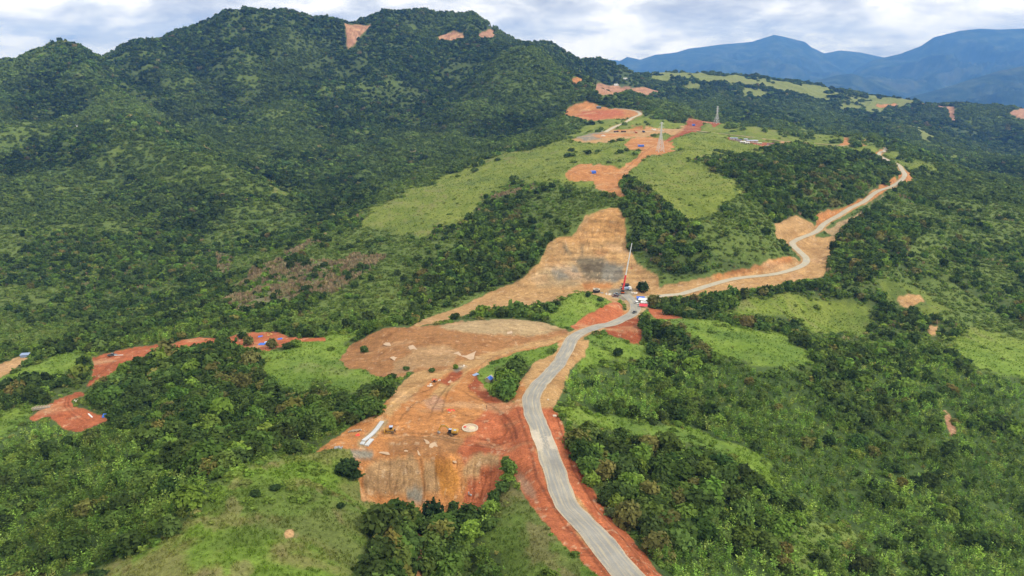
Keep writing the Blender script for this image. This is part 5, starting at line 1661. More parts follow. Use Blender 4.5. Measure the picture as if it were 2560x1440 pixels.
link('rim', ring_mesh('rim', simple_mat('rim_concrete', (.54, .47, .34), .85, grain=.12), 2.85, 3.2, -.6, .38), fr)
link('floor', disc_mesh('floor', simple_mat('muddy_floor', (.48, .36, .27), .8, grain=.3, gscale=.8), 2.86, -.6, .16), fr)
o = link('mud_patch', disc_mesh('mud_patch', simple_mat('pale_mud', (.58, .48, .30), .8, grain=.2), 1.25, .0, .19, 18), fr); o.location = (.7, .2, 0)
o = link('red_cover', MB().sheet([(-.5, -.4, .3), (.4, -.5, .4), (.5, .5, .34), (-.4, .5, .42)], 4, .06, 3).mesh('red_cover', REDCLOTH), fr); o.location = (-2.0, .5, .15)

# --- loose things on the plateau ---------------------------------------------------------------------------------------------
rc = thing('red_netting', P(1130, 1027), 20, 'crumpled bright red safety netting lying on the orange plateau', 'netting')
MB().sheet([(-1.3, -.9, .1), (1.2, -.7, .15), (1.0, .8, .2), (-.9, .9, .1)], 7, .3, 5).build('sheet', REDCLOTH, rc)
MB().sheet([(-1.9, .5, .1), (-.5, .9, .3), (-.4, 1.9, .2), (-1.6, 1.7, .1)], 5, .2, 8).build('fold', REDCLOTH, rc)
MB().box((-1.5, -1.2, .12), (1.0, .5, .2), bev=.04).build('board', PALEWOOD, rc)

lp = thing('debris_pile', P(886, 1079), 15, 'heap of muddy logs and clods left of the pale concrete blocks', 'debris')
for k in range(6):
    a = random.uniform(-.5, .5)
    MB().tube((-2.4 + k * .55, -.5 + a, .25 + .12 * (k % 3)), (-.6 + k * .62, .35 + a, .5 + .1 * (k % 2)), .3, .2, 7).build('log', WOOD, lp)
for k in range(4):
    MB().rock((1.0 + k * .5, .5 + random.uniform(-.4, .4), .25), .42, 40 + k).build('clod', STONE, lp)
rd = thing('red_cloth', P(893, 1089), 30, 'small red cloth on the ground in front of the muddy log heap', 'cloth')
MB().sheet([(-.9, -.6, .1), (.8, -.7, .15), (1.0, .7, .5), (-.3, .6, .3)], 5, .2, 11).build('sheet', REDCLOTH, rd)


def heap(name, u, v, n, r, spread, mat, label, cat='rubble'):
    p = P(u, v)
    h = thing(name, p, random.uniform(0, 360), label, cat)
    mes = [MB().rock((0, 0, 0), 1.0, 60 + i).mesh('stone', mat) for i in range(3)]
    for k in range(n):
        s_ = link('stone', mes[k % 3], h)
        a = random.uniform(0, math.tau); d = spread * math.sqrt(random.uniform(0, 1))
        s_.location = (math.cos(a) * d * 1.5, math.sin(a) * d, r * .35)
        s_.scale = (r * random.uniform(.6, 1.3),) * 3; s_.rotation_euler = (random.uniform(0, 3), random.uniform(0, 3), random.uniform(0, 3))
    return h


heap('rubble_heap', 1075, 964, 14, .38, 1.1, WSTONE, 'white rubble heap beside the small orange excavator')
heap('rubble_heap', 1098, 952, 5, .4, .6, WSTONE, 'few white stones just right of the small orange excavator')
heap('rubble_heap', 1520, 737, 12, .8, 2.2, WSTONE, 'white stone heap between the black ring and the crane yard')
heap('rubble_heap', 1505, 733, 8, .6, 1.6, GSTONE, 'grey stone heap just right of the black concrete ring')
heap('rubble_heap', 845, 1121, 9, .5, 1.2, GSTONE, 'grey rock heap at the left tip of the bare plateau')
heap('rubble_heap', 1158, 916, 4, .5, .8, WSTONE, 'pale stones on the grey gravel patch beside the haul track')
heap('rubble_heap', 1174, 1235, 5, .5, .7, GSTONE, 'grey boulders stuck low on the red fill face')
heap('rubble_heap', 190, 1003, 6, .5, 1.2, WSTONE, 'pale stones at the upper edge of the red clearing')
heap('rubble_heap', 1585, 733, 8, .9, 2.0, WSTONE, 'pale rocks along the right edge of the crane yard')
for (u, v, r, lab) in ((1391, 1026, .85, 'pale boulder on the grass edge beside the road, upper of two'), (1386, 1041, .8, 'pale boulder on the red bank beside the road, lower of two'), (1370, 1000, .55, 'small pale rock on the tan bank right of the road bend')):
    o = MB().rock((0, 0, .4), 1.0, int(u), .8).build('boulder', STONE); o.location = P(u, v); o.scale = (r,) * 3
    tag(o, lab, 'boulder')

# --- the two figures ----------------------------------------------------------------------------------------------------------
def person(loc, yaw_deg, label, cloth):
    root = thing('person', loc, yaw_deg, label, 'person')
    J = [(0, 0, .95), (0, 0, 1.2), (0, 0, 1.42), (0, 0, 1.52), (.02, 0, 1.66), (0, .11, .9), (.03, .13, .5), (0, .14, .08), (.14, .14, .04), (0, -.11, .9), (-.02, -.13, .5), (-.04, -.14, .08), (.1, -.14, .04),
         (0, .2, 1.4), (.02, .27, 1.12), (.1, .28, .88), (0, -.2, 1.4), (.03, -.27, 1.12), (.12, -.26, .9)]
    R = [.15, .15, .16, .06, .1, .09, .065, .045, .04, .09, .065, .045, .04, .06, .045, .035, .06, .045, .035]
    E_ = [(0, 1), (1, 2), (2, 3), (3, 4), (0, 5), (5, 6), (6, 7), (7, 8), (0, 9), (9, 10), (10, 11), (11, 12), (2, 13), (13, 14), (14, 15), (2, 16), (16, 17), (17, 18)]
    me = bpy.data.meshes.new('body'); me.from_pydata(J, E_, []); me.materials.append(cloth)
    o = link('body', me, root)
    o.modifiers.new('skin', 'SKIN'); o.modifiers.new('subdivision', 'SUBSURF').levels = 1
    for d, r in zip(me.skin_vertices[0].data, R):
        d.radius = (r, r)
    me.skin_vertices[0].data[0].use_root = True
    hm = MB().rock((.02, 0, 1.72), .12, 5, .7).build('hat', HAIR, root)
    return root


person(P(1217, 1022), 200, 'person in dark clothing standing on the red earth below the tree clump', SKIN)

# --- hut in the clump -----------------------------------------------------------------------------------------------------------
HT = P(1223, 955)
HT.z += .3
hut = thing('hut', HT, 62, 'small wooden hut with a grey gable roof and blue tarp beside the trees', 'hut')
MB().box((0, 0, .8), (3.4, 2.4, 1.9)).prism([(-1.7, 1.75), (1.7, 1.75), (1.7, 1.76)], -1.2, 1.2).build('wall', PALEWOOD, hut)
for sgn in (-1, 1):
    g = MB(); g.bm.verts.ensure_lookup_table()
    a_, b_, c_, d_ = (-2.1, sgn * 1.75, 1.55), (2.1, sgn * 1.75, 1.55), (2.1, 0, 2.75), (-2.1, 0, 2.75)
    g.sheet([a_, b_, c_, d_], 4, .02, 3, .06).build('roof_slope', ROOFM, hut)
for e_ in (-1.7, 1.7):
    b_ = MB(); b_.prism([(e_ - .03, 1.75), (e_ + .03, 1.75), (e_ + .03, 1.8), (e_ - .03, 1.8)], -1.2, 1.2)
    b_.quad((e_, -1.2, 1.75), (e_, 1.2, 1.75), (e_, 0, 2.6)).build('gable', PALEWOOD, hut)
MB().sheet([(-1.9, -1.7, 1.72), (1.0, -1.7, 1.72), (1.0, -.15, 2.78), (-1.9, -.15, 2.78)], 5, .03, 9).build('blue_tarp', BLUETARP, hut)
MB().box((1.72, .3, .75), (.05, .8, 1.5)).build('door', WOOD, hut)
tp = thing('tarp', P(1189, 938), 40, 'grey blue tarp spread at the edge of the haul track above the hut', 'tarp')
MB().sheet([(-1.7, -.9, .25), (1.7, -.9, .35), (1.5, 1.0, .6), (-1.5, .9, .4)], 6, .15, 21).build('sheet', BLUEGREY, tp)
MB().sheet([(-3.3, -.7, .2), (-1.8, -.9, .25), (-1.6, .8, .35), (-3.0, .7, .2)], 5, .12, 22).build('faded_sheet', simple_mat('faded_pink_sheet', (.50, .27, .20), .8, grain=.2), tp)

# --- crane -------------------------------------------------------------------------------------------------------------------
CR = P(1557, 731)
crane = thing('crane', CR, 0, 'red boomed mobile crane with orange carrier raised below the excavated slope', 'crane')
crane.rotation_euler.z = math.radians(80)
inv = Matrix.Rotation(-math.radians(80), 3, 'Z')
MB().box((0, 0, 1.15), (9.5, 2.4, .5), bev=.05).build('chassis', ORANGE_P, crane)
MB().box((4.2, 0, 2.0), (1.6, 2.4, 1.5), bev=.15).build('driver_cab', YELLOW, crane)
for ax_ in (-3.4, -2.0, 1.6, 3.2):
    for sgn in (-1, 1):
        MB().tube((ax_, sgn * .85, .6), (ax_, sgn * 1.25, .6), .6, .6, 12).build('wheel', RUBBER, crane)
for ax_ in (-4.2, 2.4):
    for sgn in (-1, 1):
        MB().bar((ax_, sgn * .6, 1.0), (ax_, sgn * 3.0, 1.0), .3, .3).tube((ax_, sgn * 2.9, 0.05), (ax_, sgn * 2.9, 1.0), .14).box((ax_, sgn * 2.9, .05), (.7, .7, .1)).build('outrigger', STEEL, crane)
MB().tube((-1.4, 0, 1.4), (-1.4, 0, 1.8), 1.0, n=14).box((-1.8, 0, 2.3), (2.8, 2.2, 1.0), bev=.1).build('turntable', YELLOW, crane)
MB().box((-3.4, 0, 2.3), (1.2, 2.4, 1.2), bev=.1).build('counterweight', BLACK, crane)
MB().box((-.4, 1.0, 2.9), (1.4, 1.0, 1.5), bev=.12).build('operator_cab', GLASS, crane)
tip = along(1580, 607, CR.y + 6.0) - CR
foot = Vector((0, 0, 2.9)) + (Matrix.Rotation(math.radians(80), 3, 'Z') @ Vector((-2.0, 0, 0)))
f1, f2, f3 = foot.lerp(tip, .31), foot.lerp(tip, .58), foot.lerp(tip, .8)
loc_ = lambda p: inv @ p
MB().bar(loc_(foot), loc_(f1), 1.05, 1.2, .95, 1.05).build('boom_base', RED_P, crane)
for p_, q_, w_ in ((foot.lerp(tip, .29), f2, .70), (f2, f3, .56), (f3, tip, .44)):
    MB().bar(loc_(p_), loc_(q_), w_, w_ * 1.1).build('boom_section', GALV, crane)
MB().box(loc_(tip + Vector((.1, -.1, .1))), (.8, .5, .8), bev=.05).build('boom_head', DARK, crane)
hk = tip + Vector((.5, -1.0, 0))
MB().tube(loc_(hk), loc_(hk + Vector((0, 0, -20))), .06, n=5).build('hoist_cable', DARK, crane)
MB().box(loc_(hk + Vector((0, 0, -20.4))), (.5, .4, .9), bev=.1).build('hook_block', RED_P, crane)
MB().tube(loc_(foot + Vector((.6, -.6, -1.2))), loc_(foot.lerp(f1, .55)), .2, n=8).build('lift_cylinder', STEEL, crane)

# black ring
RG = P(1491, 731); RG.z += .2
rg = thing('caisson_ring', RG, 0, 'tall black formwork ring with a pale concrete rim at the foot of the cut slope', 'concrete ring')
link('formwork', ring_mesh('formwork', BLACK, 2.45, 2.85, -1.0, 2.4), rg)
link('rim', ring_mesh('rim', CONC3, 2.0, 2.75, 2.0, 2.65), rg)
link('shaft', disc_mesh('shaft', BLACK, 2.4, -1.0, 1.0), rg)


# --- road vehicles ---------------------------------------------------------------------------------------------------------------
def wheels(root, xs, half, r=.36, w=.24):
    for x_ in xs:
        for sgn in (-1, 1):
            MB().tube((x_, sgn * (half - w), r), (x_, sgn * half, r), r, r, 10).build('wheel', RUBBER, root)


def pickup(loc, yaw_deg, paint, label, cat='pickup truck'):
    r = thing('pickup_truck', loc, yaw_deg, label, cat)
    MB().prism([(-2.6, .45), (2.6, .45), (2.65, .95), (1.3, 1.1), (-2.6, 1.1)], -.9, .9).build('body', paint, r)
    MB().prism([(-.7, 1.1), (1.25, 1.1), (.7, 1.72), (-.55, 1.75)], -.8, .8).build('window_band', GLASS, r)
    MB().box((0, 0, 1.77), (1.25, 1.5, .07), bev=.02).build('roof', paint, r)
    MB().box((-1.65, 0, 1.13), (1.6, 1.5, .04)).build('cargo_bed', DARK, r)
    wheels(r, (-1.6, 1.65), .92)
    return r


def van(loc, yaw_deg, paint, label):
    r = thing('van', loc, yaw_deg, label, 'van')
    MB().prism([(-2.3, .4), (2.35, .4), (2.4, .95), (1.75, 1.15), (-2.3, 1.15)], -.85, .85).build('body', paint, r)
    MB().prism([(-2.25, 1.15), (1.75, 1.15), (1.15, 1.8), (-2.15, 1.8)], -.82, .82).build('window_band', GLASS, r)
    MB().prism([(-2.2, 1.8), (1.15, 1.8), (1.05, 1.93), (-2.1, 1.93)], -.8, .8).build('roof', paint, r)
    MB().box((2.4, 0, .6), (.12, 1.6, .25)).build('bumper', DARK, r)
    wheels(r, (-1.4, 1.5), .87, .33)
    return r


def lorry(loc, yaw_deg, cabp, bedp, label, cat='dump truck', name='dump_truck'):
    r = thing(name, loc, yaw_deg, label, cat)
    MB().box((0, 0, .9), (8.2, 1.0, .4)).build('chassis', DARK, r)
    MB().prism([(2.4, .7), (4.4, .7), (4.45, 1.8), (4.1, 2.9), (2.4, 2.95)], -1.2, 1.2).build('cab', cabp, r)
    MB().prism([(4.43, 1.8), (4.47, 1.82), (4.14, 2.75), (4.1, 2.73)], -1.05, 1.05).build('windscreen', GLASS, r)
    MB().prism([(-4.2, 1.3), (2.0, 1.2), (2.2, 2.7), (-4.4, 2.6)], -1.25, 1.25).build('tipper_body', bedp, r)
    wheels(r, (-3.1, -1.8, 3.2), 1.22, .52, .36)
    return r


VAN = P(1592, 760)
van(VAN, -75, WHITE, 'white van parked beside the red fronted shelter at the road junction')
pickup(P(1586, 783), 60, GREYCAR, 'dark grey pickup driving along the gravel road below the shelters')
pickup(P(1542, 737), 155, SILVER, 'silver blue pickup parked in front of the crane')
pickup(P(1538, 742), 185, simple_mat('maroon_car_paint', (.16, .06, .06), .4), 'dull maroon pickup parked nearest to the grassy hill')
lorry(P(1565, 726), 20, WHITE, BLUEGREY, 'grey flatbed lorry parked right behind the crane carrier', 'lorry', 'lorry')


# --- sheds and tarp shelters --------------------------------------------------------------------------------------------------------
def shed(name, loc, yaw_deg, L, W, H, roofm, wallm, label, cat='shed', pitch_=.5, frontm=None):
    r = thing(name, loc, yaw_deg, label, cat)
    MB().box((0, 0, H / 2 - .3), (L, W, H + .6)).build('wall', wallm, r)
    MB().prism([(-W / 2 - .35, H), (W / 2 + .35, H + pitch_), (W / 2 + .35, H + pitch_ + .12), (-W / 2 - .35, H + .12)], -L / 2 - .3, L / 2 + .3)
    b_ = MB(); b_.prism([(-W / 2 - .35, H + .02), (W / 2 + .35, H + pitch_), (W / 2 + .35, H + pitch_ + .14), (-W / 2 - .35, H + .16)], -L / 2 - .3, L / 2 + .3)
    o = b_.build('roof', roofm, r); o.rotation_euler.z = math.pi / 2
    MB().box((L * .2, -W / 2 - .03, H * .45), (.9, .06, H * .9)).build('door', frontm or DARK, r)
    MB().box((-L * .22, -W / 2 - .03, H * .6), (1.0, .06, H * .4)).build('window', GLASS, r)
    return r


def tarp_shelter(loc, yaw_deg, L, W, H, mat_, label, name='tarp_shelter'):
    r = thing(name, loc, yaw_deg, label, 'shelter')
    for a_ in (-1, 1):
        for b_ in (-1, 1):
            MB().tube((a_ * L / 2, b_ * W / 2, -.4), (a_ * L / 2, b_ * W / 2, H + (.5 if b_ > 0 else 0)), .07, n=6).build('post', WOOD, r)
    MB().sheet([(-L / 2 - .3, -W / 2 - .3, H), (L / 2 + .3, -W / 2 - .3, H), (L / 2 + .3, W / 2 + .3, H + .55), (-L / 2 - .3, W / 2 + .3, H + .55)], 5, .15, 4).build('tarp', mat_, r)
    MB().sheet([(-L / 2, -W / 2, .4), (L / 2, -W / 2, .4), (L / 2, -W / 2 - .05, H), (-L / 2, -W / 2 - .05, H)], 4, .0, 6).build('side_sheet', mat_, r)
    return r


shed('shelter_shed', P(1607, 757), -28, 6.2, 3.4, 2.5, WHITE, CONC2, 'white roofed shed beside the white van and tall tree')
shed('shelter_shed', P(1611, 763), -10, 5.0, 2.6, 2.1, WHITE, CONC2, 'lower white roofed shed joined right of the junction shed')
rs = thing('red_shelter', P(1608, 768), -8, 'low shelter with a bright red front sheet at the road junction', 'shelter')
for a_ in (-2.6, 2.6):
    for b_ in (-1, 1):
        MB().tube((a_, b_, -.3), (a_, b_, 2.0), .07, n=6).build('post', WOOD, rs)
MB().sheet([(-2.9, -1.6, 1.2), (2.9, -1.6, 1.2), (2.9, 1.2, 2.3), (-2.9, 1.2, 2.3)], 5, .1, 2).build('roof_sheet', REDSHEET, rs)
MB().box((0, 1.0, .9), (5.2, .1, 1.8)).build('back_wall', CONC2, rs)
tarp_shelter(P(1601, 751), -5, 5.6, 3.2, 2.2, BLUETARP, 'blue tarp shelter behind the white roofed sheds at the junction')
tarp_shelter(P(1563, 719), 5, 5.5, 3.0, 2.6, BLACK, 'black tarp shelter right of the crane base')
tarp_shelter(P(1483, 434), 20, 6.2, 4.2, 3.0, BLUETARP, 'blue tarp shelter alone on the orange cutting above the slope')
tarp_shelter(P(1602, 367), 0, 9.0, 3.6, 2.4, BLUETARP, 'long blue tarp shelter left of the nearest pylon')
tarp_shelter(P(1733, 315), 10, 6.5, 5.0, 3.6, BLUETARP, 'blue tarp shelter on the red earth near the second pylon')
tarp_shelter(P(64, 893), 10, 4.8, 2.6, 2.0, BLUEGREY, 'blue roofed shelter at the far left edge beside the tan pit')

# upper yard vehicles
lorry(P(1540, 331), 5, TRUCKDARK, TRUCKDARK, 'dark dump truck in the plateau yard, left of the pair')
lorry(P(1559, 331), 185, TRUCKDARK, TRUCKDARK, 'dark dump truck in the plateau yard, right of the pair')
lorry(P(1609, 331), 95, NAVY, NAVY, 'blue dump truck facing the camera in the plateau yard')
excavator(P(1590, 333), 160, 180, ORANGE_P, 'dusty orange excavator between the dark trucks and the blue truck', scale=1.0, curl=.8, cabmat=ORANGE_P)
pickup(P(1505, 329), 110, WHITE, 'white pickup at the left end of the plateau yard')
heap('rubble_heap', 1634, 325, 16, 1.6, 4.0, WSTONE, 'pale rubble heap at the roadside left of the nearest pylon')
heap('rubble_heap', 1508, 340, 14, 1.2, 3.6, WSTONE, 'pale gravel heap below the white pickup in the plateau yard')
shed('site_shed', P(1497, 271), 5, 11, 6, 4.5, BLUEGREY, GREYCAR, 'grey blue site shed on the upper red terrace')
pickup(P(1531, 273), 10, WHITE, 'white pickup on the upper red terrace beside the shed')

# camp
for (u, v, L, W, H, rm, lab) in ((1834, 350, 13, 7, 3.2, BLUEGREY, 'blue grey roofed shed at the left end of the camp'), (1847, 354, 9, 5, 2.8, NAVY, 'small dark blue shed just right of the blue grey camp shed'),
                                 (1864, 352, 6, 5, 3.0, PALEBLUE, 'small pale shed behind the middle of the camp'), (1880, 356, 19, 9, 3.2, PALEBLUE, 'long pale blue roofed shed at the right end of the camp'),
                                 (1857, 358, 8, 4, 2.6, WHITE, 'white roofed hut in the middle of the camp'), (1868, 360, 7, 4, 2.4, WHITE, 'white roofed hut in front of the long camp shed'),
                                 (1899, 360, 7, 3, 1.6, simple_mat('cream_roof', (.6, .58, .40), .6), 'low cream roofed hut just right of the long camp shed')):
    shed('camp_shed', P(u, v), -6, L, W, H, rm, CONC2, lab)
pickup(P(1919, 365), 10, WHITE, 'white pickup on the red earth right of the camp, left of two')
pickup(P(1930, 366), 8, simple_mat('cream_truck_paint', (.55, .5, .42), .5), 'cream pickup on the red earth right of the camp, right of two')
shed('maroon_shed', P(1927, 362), -8, 13, 4, 2.2, simple_mat('maroon_roof', (.25, .05, .06), .6), CONC2, 'long maroon roofed shed right of the camp')

# far houses on the forested hillside
for (u, v, L, lab) in ((1563, 199, 14, 'small white house among forest on the far hillside, upper of two'), (1540, 214, 16, 'small white house above the pink far cutting, lower of two')):
    shed('far_house', P(u, v), 5, L, 8, 5.0, WHITE, WHITE, lab, 'house', 1.5)

# --- pylons ---------------------------------------------------------------------------------------------------------------------
def pylon(loc, H, base_w, yaw_deg, label, thick=.3):
    r = thing('pylon', loc, yaw_deg, label, 'pylon', 'steel lattice pylons on the plateau')
    zs = [0, .16, .30, .43, .54, .64, .73, .81, .88, .94, 1.0]
    wd = lambda f: base_w * (1 - f / .64) * .5 + base_w * .16 * .5 * min(1, f / .64) if f < .64 else base_w * .16 * .5 * (1 - .35 * (f - .64) / .36)
    cor = lambda f, a, b: Vector((a * wd(f), b * wd(f), f * H))
    for a, b in ((-1, -1), (1, -1), (1, 1), (-1, 1)):
        g = MB()
        for f0, f1_ in ((0, .64), (.64, 1.0)):
            g.bar(cor(f0, a, b), cor(f1_, a, b), thick, thick)
        g.build('leg', GALV, r)
        MB().box((a * base_w / 2, b * base_w / 2, -.1), (1.2, 1.2, .7)).build('footing', CONC2, r)
    g = MB()
    for f0, f1_ in zip(zs[:-1], zs[1:]):
        for (a, b), (c_, d_) in (((-1, -1), (1, -1)), ((1, -1), (1, 1)), ((1, 1), (-1, 1)), ((-1, 1), (-1, -1))):
            g.bar(cor(f0, a, b), cor(f1_, c_, d_), thick * .55, thick * .55)
            g.bar(cor(f0, c_, d_), cor(f1_, a, b), thick * .55, thick * .55)
            g.bar(cor(f1_, a, b), cor(f1_, c_, d_), thick * .55, thick * .55)
    g.build('bracing', GALV, r)
    for f, ln in ((.70, .145), (.82, .165), (.94, .135)):
        for sgn in (-1, 1):
            e_ = Vector((sgn * ln * H * .62, 0, f * H + .01 * H))
            g = MB()
            for b in (-1, 1):
                g.bar(cor(f, sgn, b), e_, thick * .5, thick * .5)
                g.bar(cor(min(1, f + .055), sgn, b), e_, thick * .5, thick * .5)
            arm = g.build('cross_arm', GALV, r)
            MB().tube(e_, e_ - Vector((0, 0, .05 * H)), thick * .35, n=6).build('insulator', CONC, arm)
    return r


p1 = P(1650, 379); pylon(p1, 41.5, 9.0, 15, 'nearest and largest steel lattice pylon, on the orange earth pad', .33)
p2 = P(1791, 309); pylon(p2, 37.0, 9.5, 25, 'second steel lattice pylon, on the red earth at the plateau edge', .36)
p3 = along(1597, 271, 1880.0); p3.z = min(p3.z, ground_z(p3.x, p3.y) + 2)
h3 = float(along(1597, 245, 1880.0).z - p3.z)
pylon(p3, h3, 8.0, 20, 'farthest and smallest steel pylon, rising behind the upper terrace', .42)

# --- left hand clearing and pad -----------------------------------------------------------------------------------------------------
tf = thing('timber_frame', P(105, 1022), 12, 'weathered timber frame of poles at the left edge of the red clearing', 'timber frame')
for k in range(6):
    MB().tube((-3.6 + k * 1.45, -1.4, -.6), (-3.6 + k * 1.45, -1.3, 1.5), .14, n=6).build('post', WOOD, tf)
for z_ in (.35, 1.0, 1.5):
    MB().tube((-4.2, -1.45, z_), (4.4, -1.35, z_ + .1), .12, n=6).build('rail', PALEWOOD, tf)
for k in range(7):
    MB().tube((-3.9 + k * 1.2, -1.2, 1.5), (-3.0 + k * 1.25, 1.9, 1.1), .13, n=6).build('cross_pole', PALEWOOD, tf)
MB().box((.2, -.4, .35), (7.6, 1.5, .9)).build('stone_infill', GSTONE, tf)
o = MB().box((0, 0, .25), (5.4, .6, .5), bev=.04).build('white_beam', WHITE); pbm = P(226, 1040); o.location = pbm; o.rotation_euler = (0, 0, math.radians(-42))
tag(o, 'long white beam lying on the right part of the red clearing', 'beam')
bt = thing('blue_tarp_bundle', P(262, 1042), 10, 'bright blue crumpled tarp at the right tip of the red clearing', 'tarp')
MB().sheet([(-1.1, -.9, .1), (1.1, -.8, .2), (.9, .8, 1.3), (-.8, .8, 1.5)], 7, .35, 31).build('sheet', BLUETARP, bt)
MB().rock((0, .3, .4), .8, 77, .6).build('covered_load', BLUETARP, bt)
pickup(P(281, 890), 10, GREYCAR, 'dark pickup parked at the end of the upper red track')
o = MB().tube((-2.6, 0, .3), (2.6, 0, .3), .22, n=8).build('white_pipe', WHITE); o.location = P(297, 889); o.rotation_euler = (0, 0, math.radians(8))
tag(o, 'white pipe lying beside the dark pickup on the red track', 'pipe')
for i, (u, v, s_, lab) in enumerate(((655, 861, 2.3, 'larger blue tarp on the red pad, between the two round trees'), (651, 842, 1.5, 'small blue tarp at the back of the red pad, left one'), (700, 848, 1.5, 'small blue tarp near the right end of the red pad'), (666, 856, 1.3, 'pale blue tarp scrap behind the larger tarp on the red pad'))):
    q = thing('ground_tarp', P(u, v), 12 * i, lab, 'tarp')
    MB().sheet([(-s_, -s_ * .7, .15), (s_, -s_ * .6, .2), (s_ * .9, s_ * .7, .5), (-s_ * .8, s_ * .7, .35)], 5, .12, 41 + i).build('sheet', BLUETARP if i < 3 else PALEBLUE, q)
heap('rubble_heap', 560, 849, 8, .6, 2.2, WSTONE, 'pale rubble in the middle of the upper red pad')
heap('rubble_heap', 672, 838, 12, .5, 2.4, simple_mat('yellow_sacks', (.6, .38, .12), .8, grain=.2), 'scattered yellow sacks at the back of the red pad', 'sacks')

# --- puddles of pale muddy water --------------------------------------------------------------------------------------------------------
m, t, out = new_mat('muddy_water')
bs = t.nodes.new('ShaderNodeBsdfPrincipled'); tcg = t.nodes.new('ShaderNodeTexCoord')
t.links.new(ramp(t, tex_noise(t, .35, 4, .6, tcg.outputs['Object']), [(.35, (.40, .26, .145)), (.65, (.48, .33, .20))]), bs.inputs['Base Color'])
bs.inputs['Roughness'].default_value = .35; bs.inputs['Specular IOR Level'].default_value = .5
t.links.new(bs.outputs[0], out.inputs[0])
MUD = m
for txt in ("958 862; 968 857; 984 857; 986 863; 972 866; 960 866", "1020 868; 1032 864; 1042 874; 1036 880; 1026 874", "974 898; 984 892; 996 895; 994 901; 984 901",
            "1134 884; 1146 880; 1154 889; 1166 890; 1190 882; 1184 898; 1164 903; 1152 895; 1140 897", "1266 830; 1280 827; 1282 834; 1268 835", "1060 1100; 1070 1103; 1076 1110; 1070 1112; 1064 1107",
            "1074 1112; 1088 1108; 1094 1116; 1082 1120; 1072 1118", "1132 1148; 1140 1150; 1142 1166; 1136 1162; 1130 1154", "1042 1124; 1048 1130; 1052 1140; 1046 1138", "945 1128; 968 1130; 980 1136; 966 1138; 948 1133",
            "1010 1126; 1022 1124; 1020 1129; 1012 1129", "1120 955; 1128 952; 1126 957; 1120 958"):
    PP = parse(txt); nv = []
    for k in range(len(PP)):
        p_, q_ = PP[k], PP[(k + 1) % len(PP)]
        for f in (0, .33, .66):
            w_ = p_ + (q_ - p_) * f
            nv.append(w_ + rng.uniform(-1, 1, 2) * np.array([1.1, .6]))
    nv = np.array(nv)
    x, y, z = hit(nv[:, 0], nv[:, 1])
    if np.isnan(y).any():
        continue
    zl = float(np.percentile(z, 62)) + .02
    b_ = MB(); b_.bm.faces.new([b_.bm.verts.new((float(x[k]), float(y[k]), zl)) for k in range(len(x))])
    bmesh.ops.triangulate(b_.bm, faces=b_.bm.faces)
    me = b_.mesh('puddle', MUD)
    if me.polygons[0].normal.z < 0:
        me.flip_normals()
    tag(link('puddle', me), kind='structure')

# --- scattered rocks on the fills and banks ---------------------------------------------------------------------------------------------
rocks = []
for i in range(3):
    b_ = MB().rock((0, 0, 0), 1.0, 80 + i)
    me = b_.mesh('rock', simple_mat('fill_rock', (.46, .36, .26), .95, grain=.35) if i == 0 else rocks[0].materials[0])
    rocks.append(me)
X, Y, Z = spots(1.5, 95, 460, .004, .5)
k, e, rd = cover_at(X, Y)
st_ = smooth(.2, .5, np.abs(at_grid(slope_y, X, Y)))
s = pick((e > .6) * (rd > 1.05) * (.03 + .13 * st_))
X, Y, Z = X[s], Y[s], Z[s]; n = len(X); S_ = .10 + .30 * rng.beta(1, 5, n)
scatter('loose_rocks', np.stack([X, Y, Z + S_ * .2], 1), rng.uniform(0, 6, (n, 3)), np.stack([S_] * 3, 1), np.full((n, 3), .4), rng.integers(0, 3, n), protos('rock', rocks),
        'loose stones scattered over the bare fills and road banks', 'rocks')

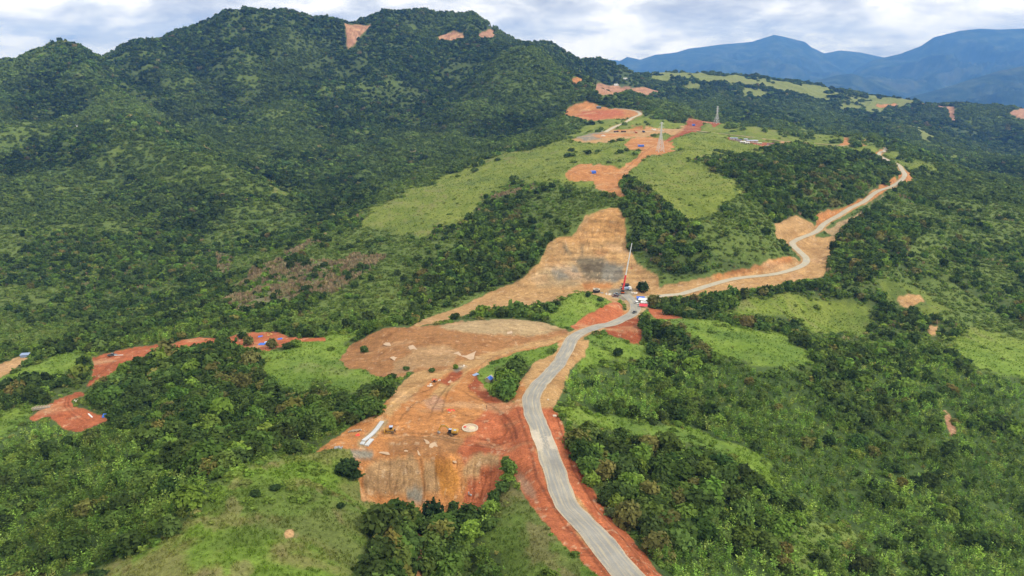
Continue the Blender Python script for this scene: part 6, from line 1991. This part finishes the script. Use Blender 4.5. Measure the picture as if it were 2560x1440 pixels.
# --- trees and bushes that stand alone ------------------------------------------------------------------------------------------------------
DG, MG, OG, BG = (.04, .07, .022), (.075, .125, .032), (.15, .15, .048), (.14, .22, .038)
LONE = [  # column, row of the foot, radius m, colour, height factor, label
    (623, 862, 2.6, OG, 1.1, 'round tree standing alone on the red pad, left of two'), (680, 868, 2.6, OG, 1.1, 'round tree standing alone on the red pad, right of two'),
    (742, 866, 2.7, BG, .8, 'yellow green bushy tree at the right end of the red pad'), (607, 846, 2.2, DG, 1.1, 'dark small tree behind the red pad'),
    (1606, 730, 3.4, DG, 1.5, 'dark leaning tree beside the crane yard below the slope'), (1632, 768, 3.6, OG, 1.7, 'tall tree standing right beside the white roofed sheds'),
    (1668, 786, 3.2, MG, 1.3, 'tree with a pale trunk right of the junction sheds'), (2104, 602, 3.3, DG, 1.2, 'lone dark tree standing below the right hand hillside road'),
    (2098, 640, 2.6, DG, 1.2, 'dark tree on the edge of the lower hairpin spoil'), (1545, 890, 2.3, DG, 1.1, 'lone dark bush tree on the grass right of the road'),
    (1086, 1310, 3.0, (.03, .055, .022), 1.7, 'tall dark conical tree at the foot of the bare fill'), (1168, 1302, 2.2, (.035, .06, .022), 1.3, 'dark tree at the foot of the red fill face'),
    (1136, 1275, 1.2, MG, 1.6, 'slender small tree standing on the lower fill face'), (868, 1182, 2.6, DG, .75, 'dark wide bush on the dome beside the fill edge'),
    (886, 1196, 2.0, DG, .75, 'second dark bush tight against the left fill edge'), (852, 1270, 1.0, DG, .8, 'small dark bush on the dome left of the fill'),
    (911, 880, 1.6, MG, 1.0, 'small green bush on the left side of the spoil mound'), (980, 950, 1.6, DG, .9, 'dark bush at the lower edge of the spoil mound'),
    (1015, 925, 1.3, MG, .8, 'small bush on the tan slope right of the mound edge'), (1080, 930, 1.2, MG, .8, 'small bush on the tan slope above the orange excavator'),
    (1470, 742, 1.8, DG, .9, 'dark bush on top of the grassy saddle hill'), (1500, 752, 1.9, MG, .8, 'bush on the right slope of the grassy saddle hill'),
    (1604, 800, 1.7, MG, 1.0, 'small tree beside the road just below the sheds'), (1620, 800, 1.4, OG, 1.3, 'thin olive shrub beside the orange bank below the sheds'),
    (1265, 1160, 1.6, MG, .9, 'pale green bush in the strip between fill and road'), (1268, 1200, 1.6, BG, .8, 'bright bush lower in the strip between fill and road'),
    (1255, 1225, 1.9, MG, .8, 'green bush at the lower right corner of the fill'), (8, 1222, 2.3, (.42, .27, .03), .7, 'bright yellow flowering tree at the left edge of the frame'),
    (1530, 1292, 1.8, (.12, .15, .06), .8, 'grey green bush on the lower right red road bank'), (1140, 922, 1.1, BG, 1.3, 'small palm like tree beside the haul track'),
    (245, 1450, 1.6, DG, .8, 'dark bush low on the grassy dome at lower left'), (690, 1225, 1.1, DG, .6, 'dark low bush near the middle of the dome'), (640, 1240, 1.2, DG, .6, 'dark low bush on the shaded side of the dome'),
    (1478, 1212, 2.2, (.16, .23, .04), 1.2, 'bright lime green tree at the edge of the roadside grove'),
]
for (u, v, r_, c_, hs, lab) in LONE:
    p_ = P(u, v)
    if math.isnan(p_.y):
        continue
    tree('lone_tree' if 'tree' in lab else 'bush', p_.x, p_.y, p_.z, r_, c_, lab, None, None, hs, 'tree' if 'tree' in lab else 'bush')
# the dead white trunk on the spur
dt = thing('dead_tree', P(194, 328), 0, 'bare white dead tree on the left spur of the mountain', 'tree')
MB().tube((0, 0, -.5), (.4, 0, 11), .9, .35, 6).build('trunk', WHITE, dt)
MB().tube((.3, 0, 8), (3, 0, 13), .3, .1, 5).tube((.3, 0, 9), (-2.4, .5, 13), .3, .1, 5).build('branch', WHITE, dt)
# single trees breaking the skyline of the left mountain
cnt_ = {}
for (u, v, r_) in ((35, 186, 4.5), (60, 170, 5), (88, 152, 5), (118, 136, 5), (135, 126, 4.5), (152, 113, 6), (186, 116, 5), (244, 152, 4.5), (292, 144, 5), (330, 133, 5), (405, 109, 5.5), (440, 98, 5.5), (486, 86, 5.5), (1215, 76, 5), (1236, 88, 5), (1262, 100, 5), (1345, 118, 6), (1370, 122, 6)):
    w_ = 'leftmost peak' if u < 260 else ('main left summit ridge' if u < 600 else 'right hand summit ridge')
    cnt_[w_] = cnt_.get(w_, -1) + 1
    a_, s_ = ray([u], [v])
    col_ = at_grid(GS, np.array([a_[0]]) * np.exp(gl), np.exp(gl)); kmax = int(np.argmax(col_[gl > 7.2]) + np.searchsorted(gl, 7.2))
    y_ = float(np.exp(gl[kmax])); x_ = float(a_[0]) * y_
    tree('ridge_tree', x_, y_, ground_z(x_, y_), r_ * .8, DG, NTH[cnt_[w_]] + ' tree from the left on the skyline of the ' + w_, 'trees on the skyline of the ' + w_, random.choice(mid_crowns), 1.5)
print('things done', round(time.time() - T_START, 1), len(bpy.data.objects))
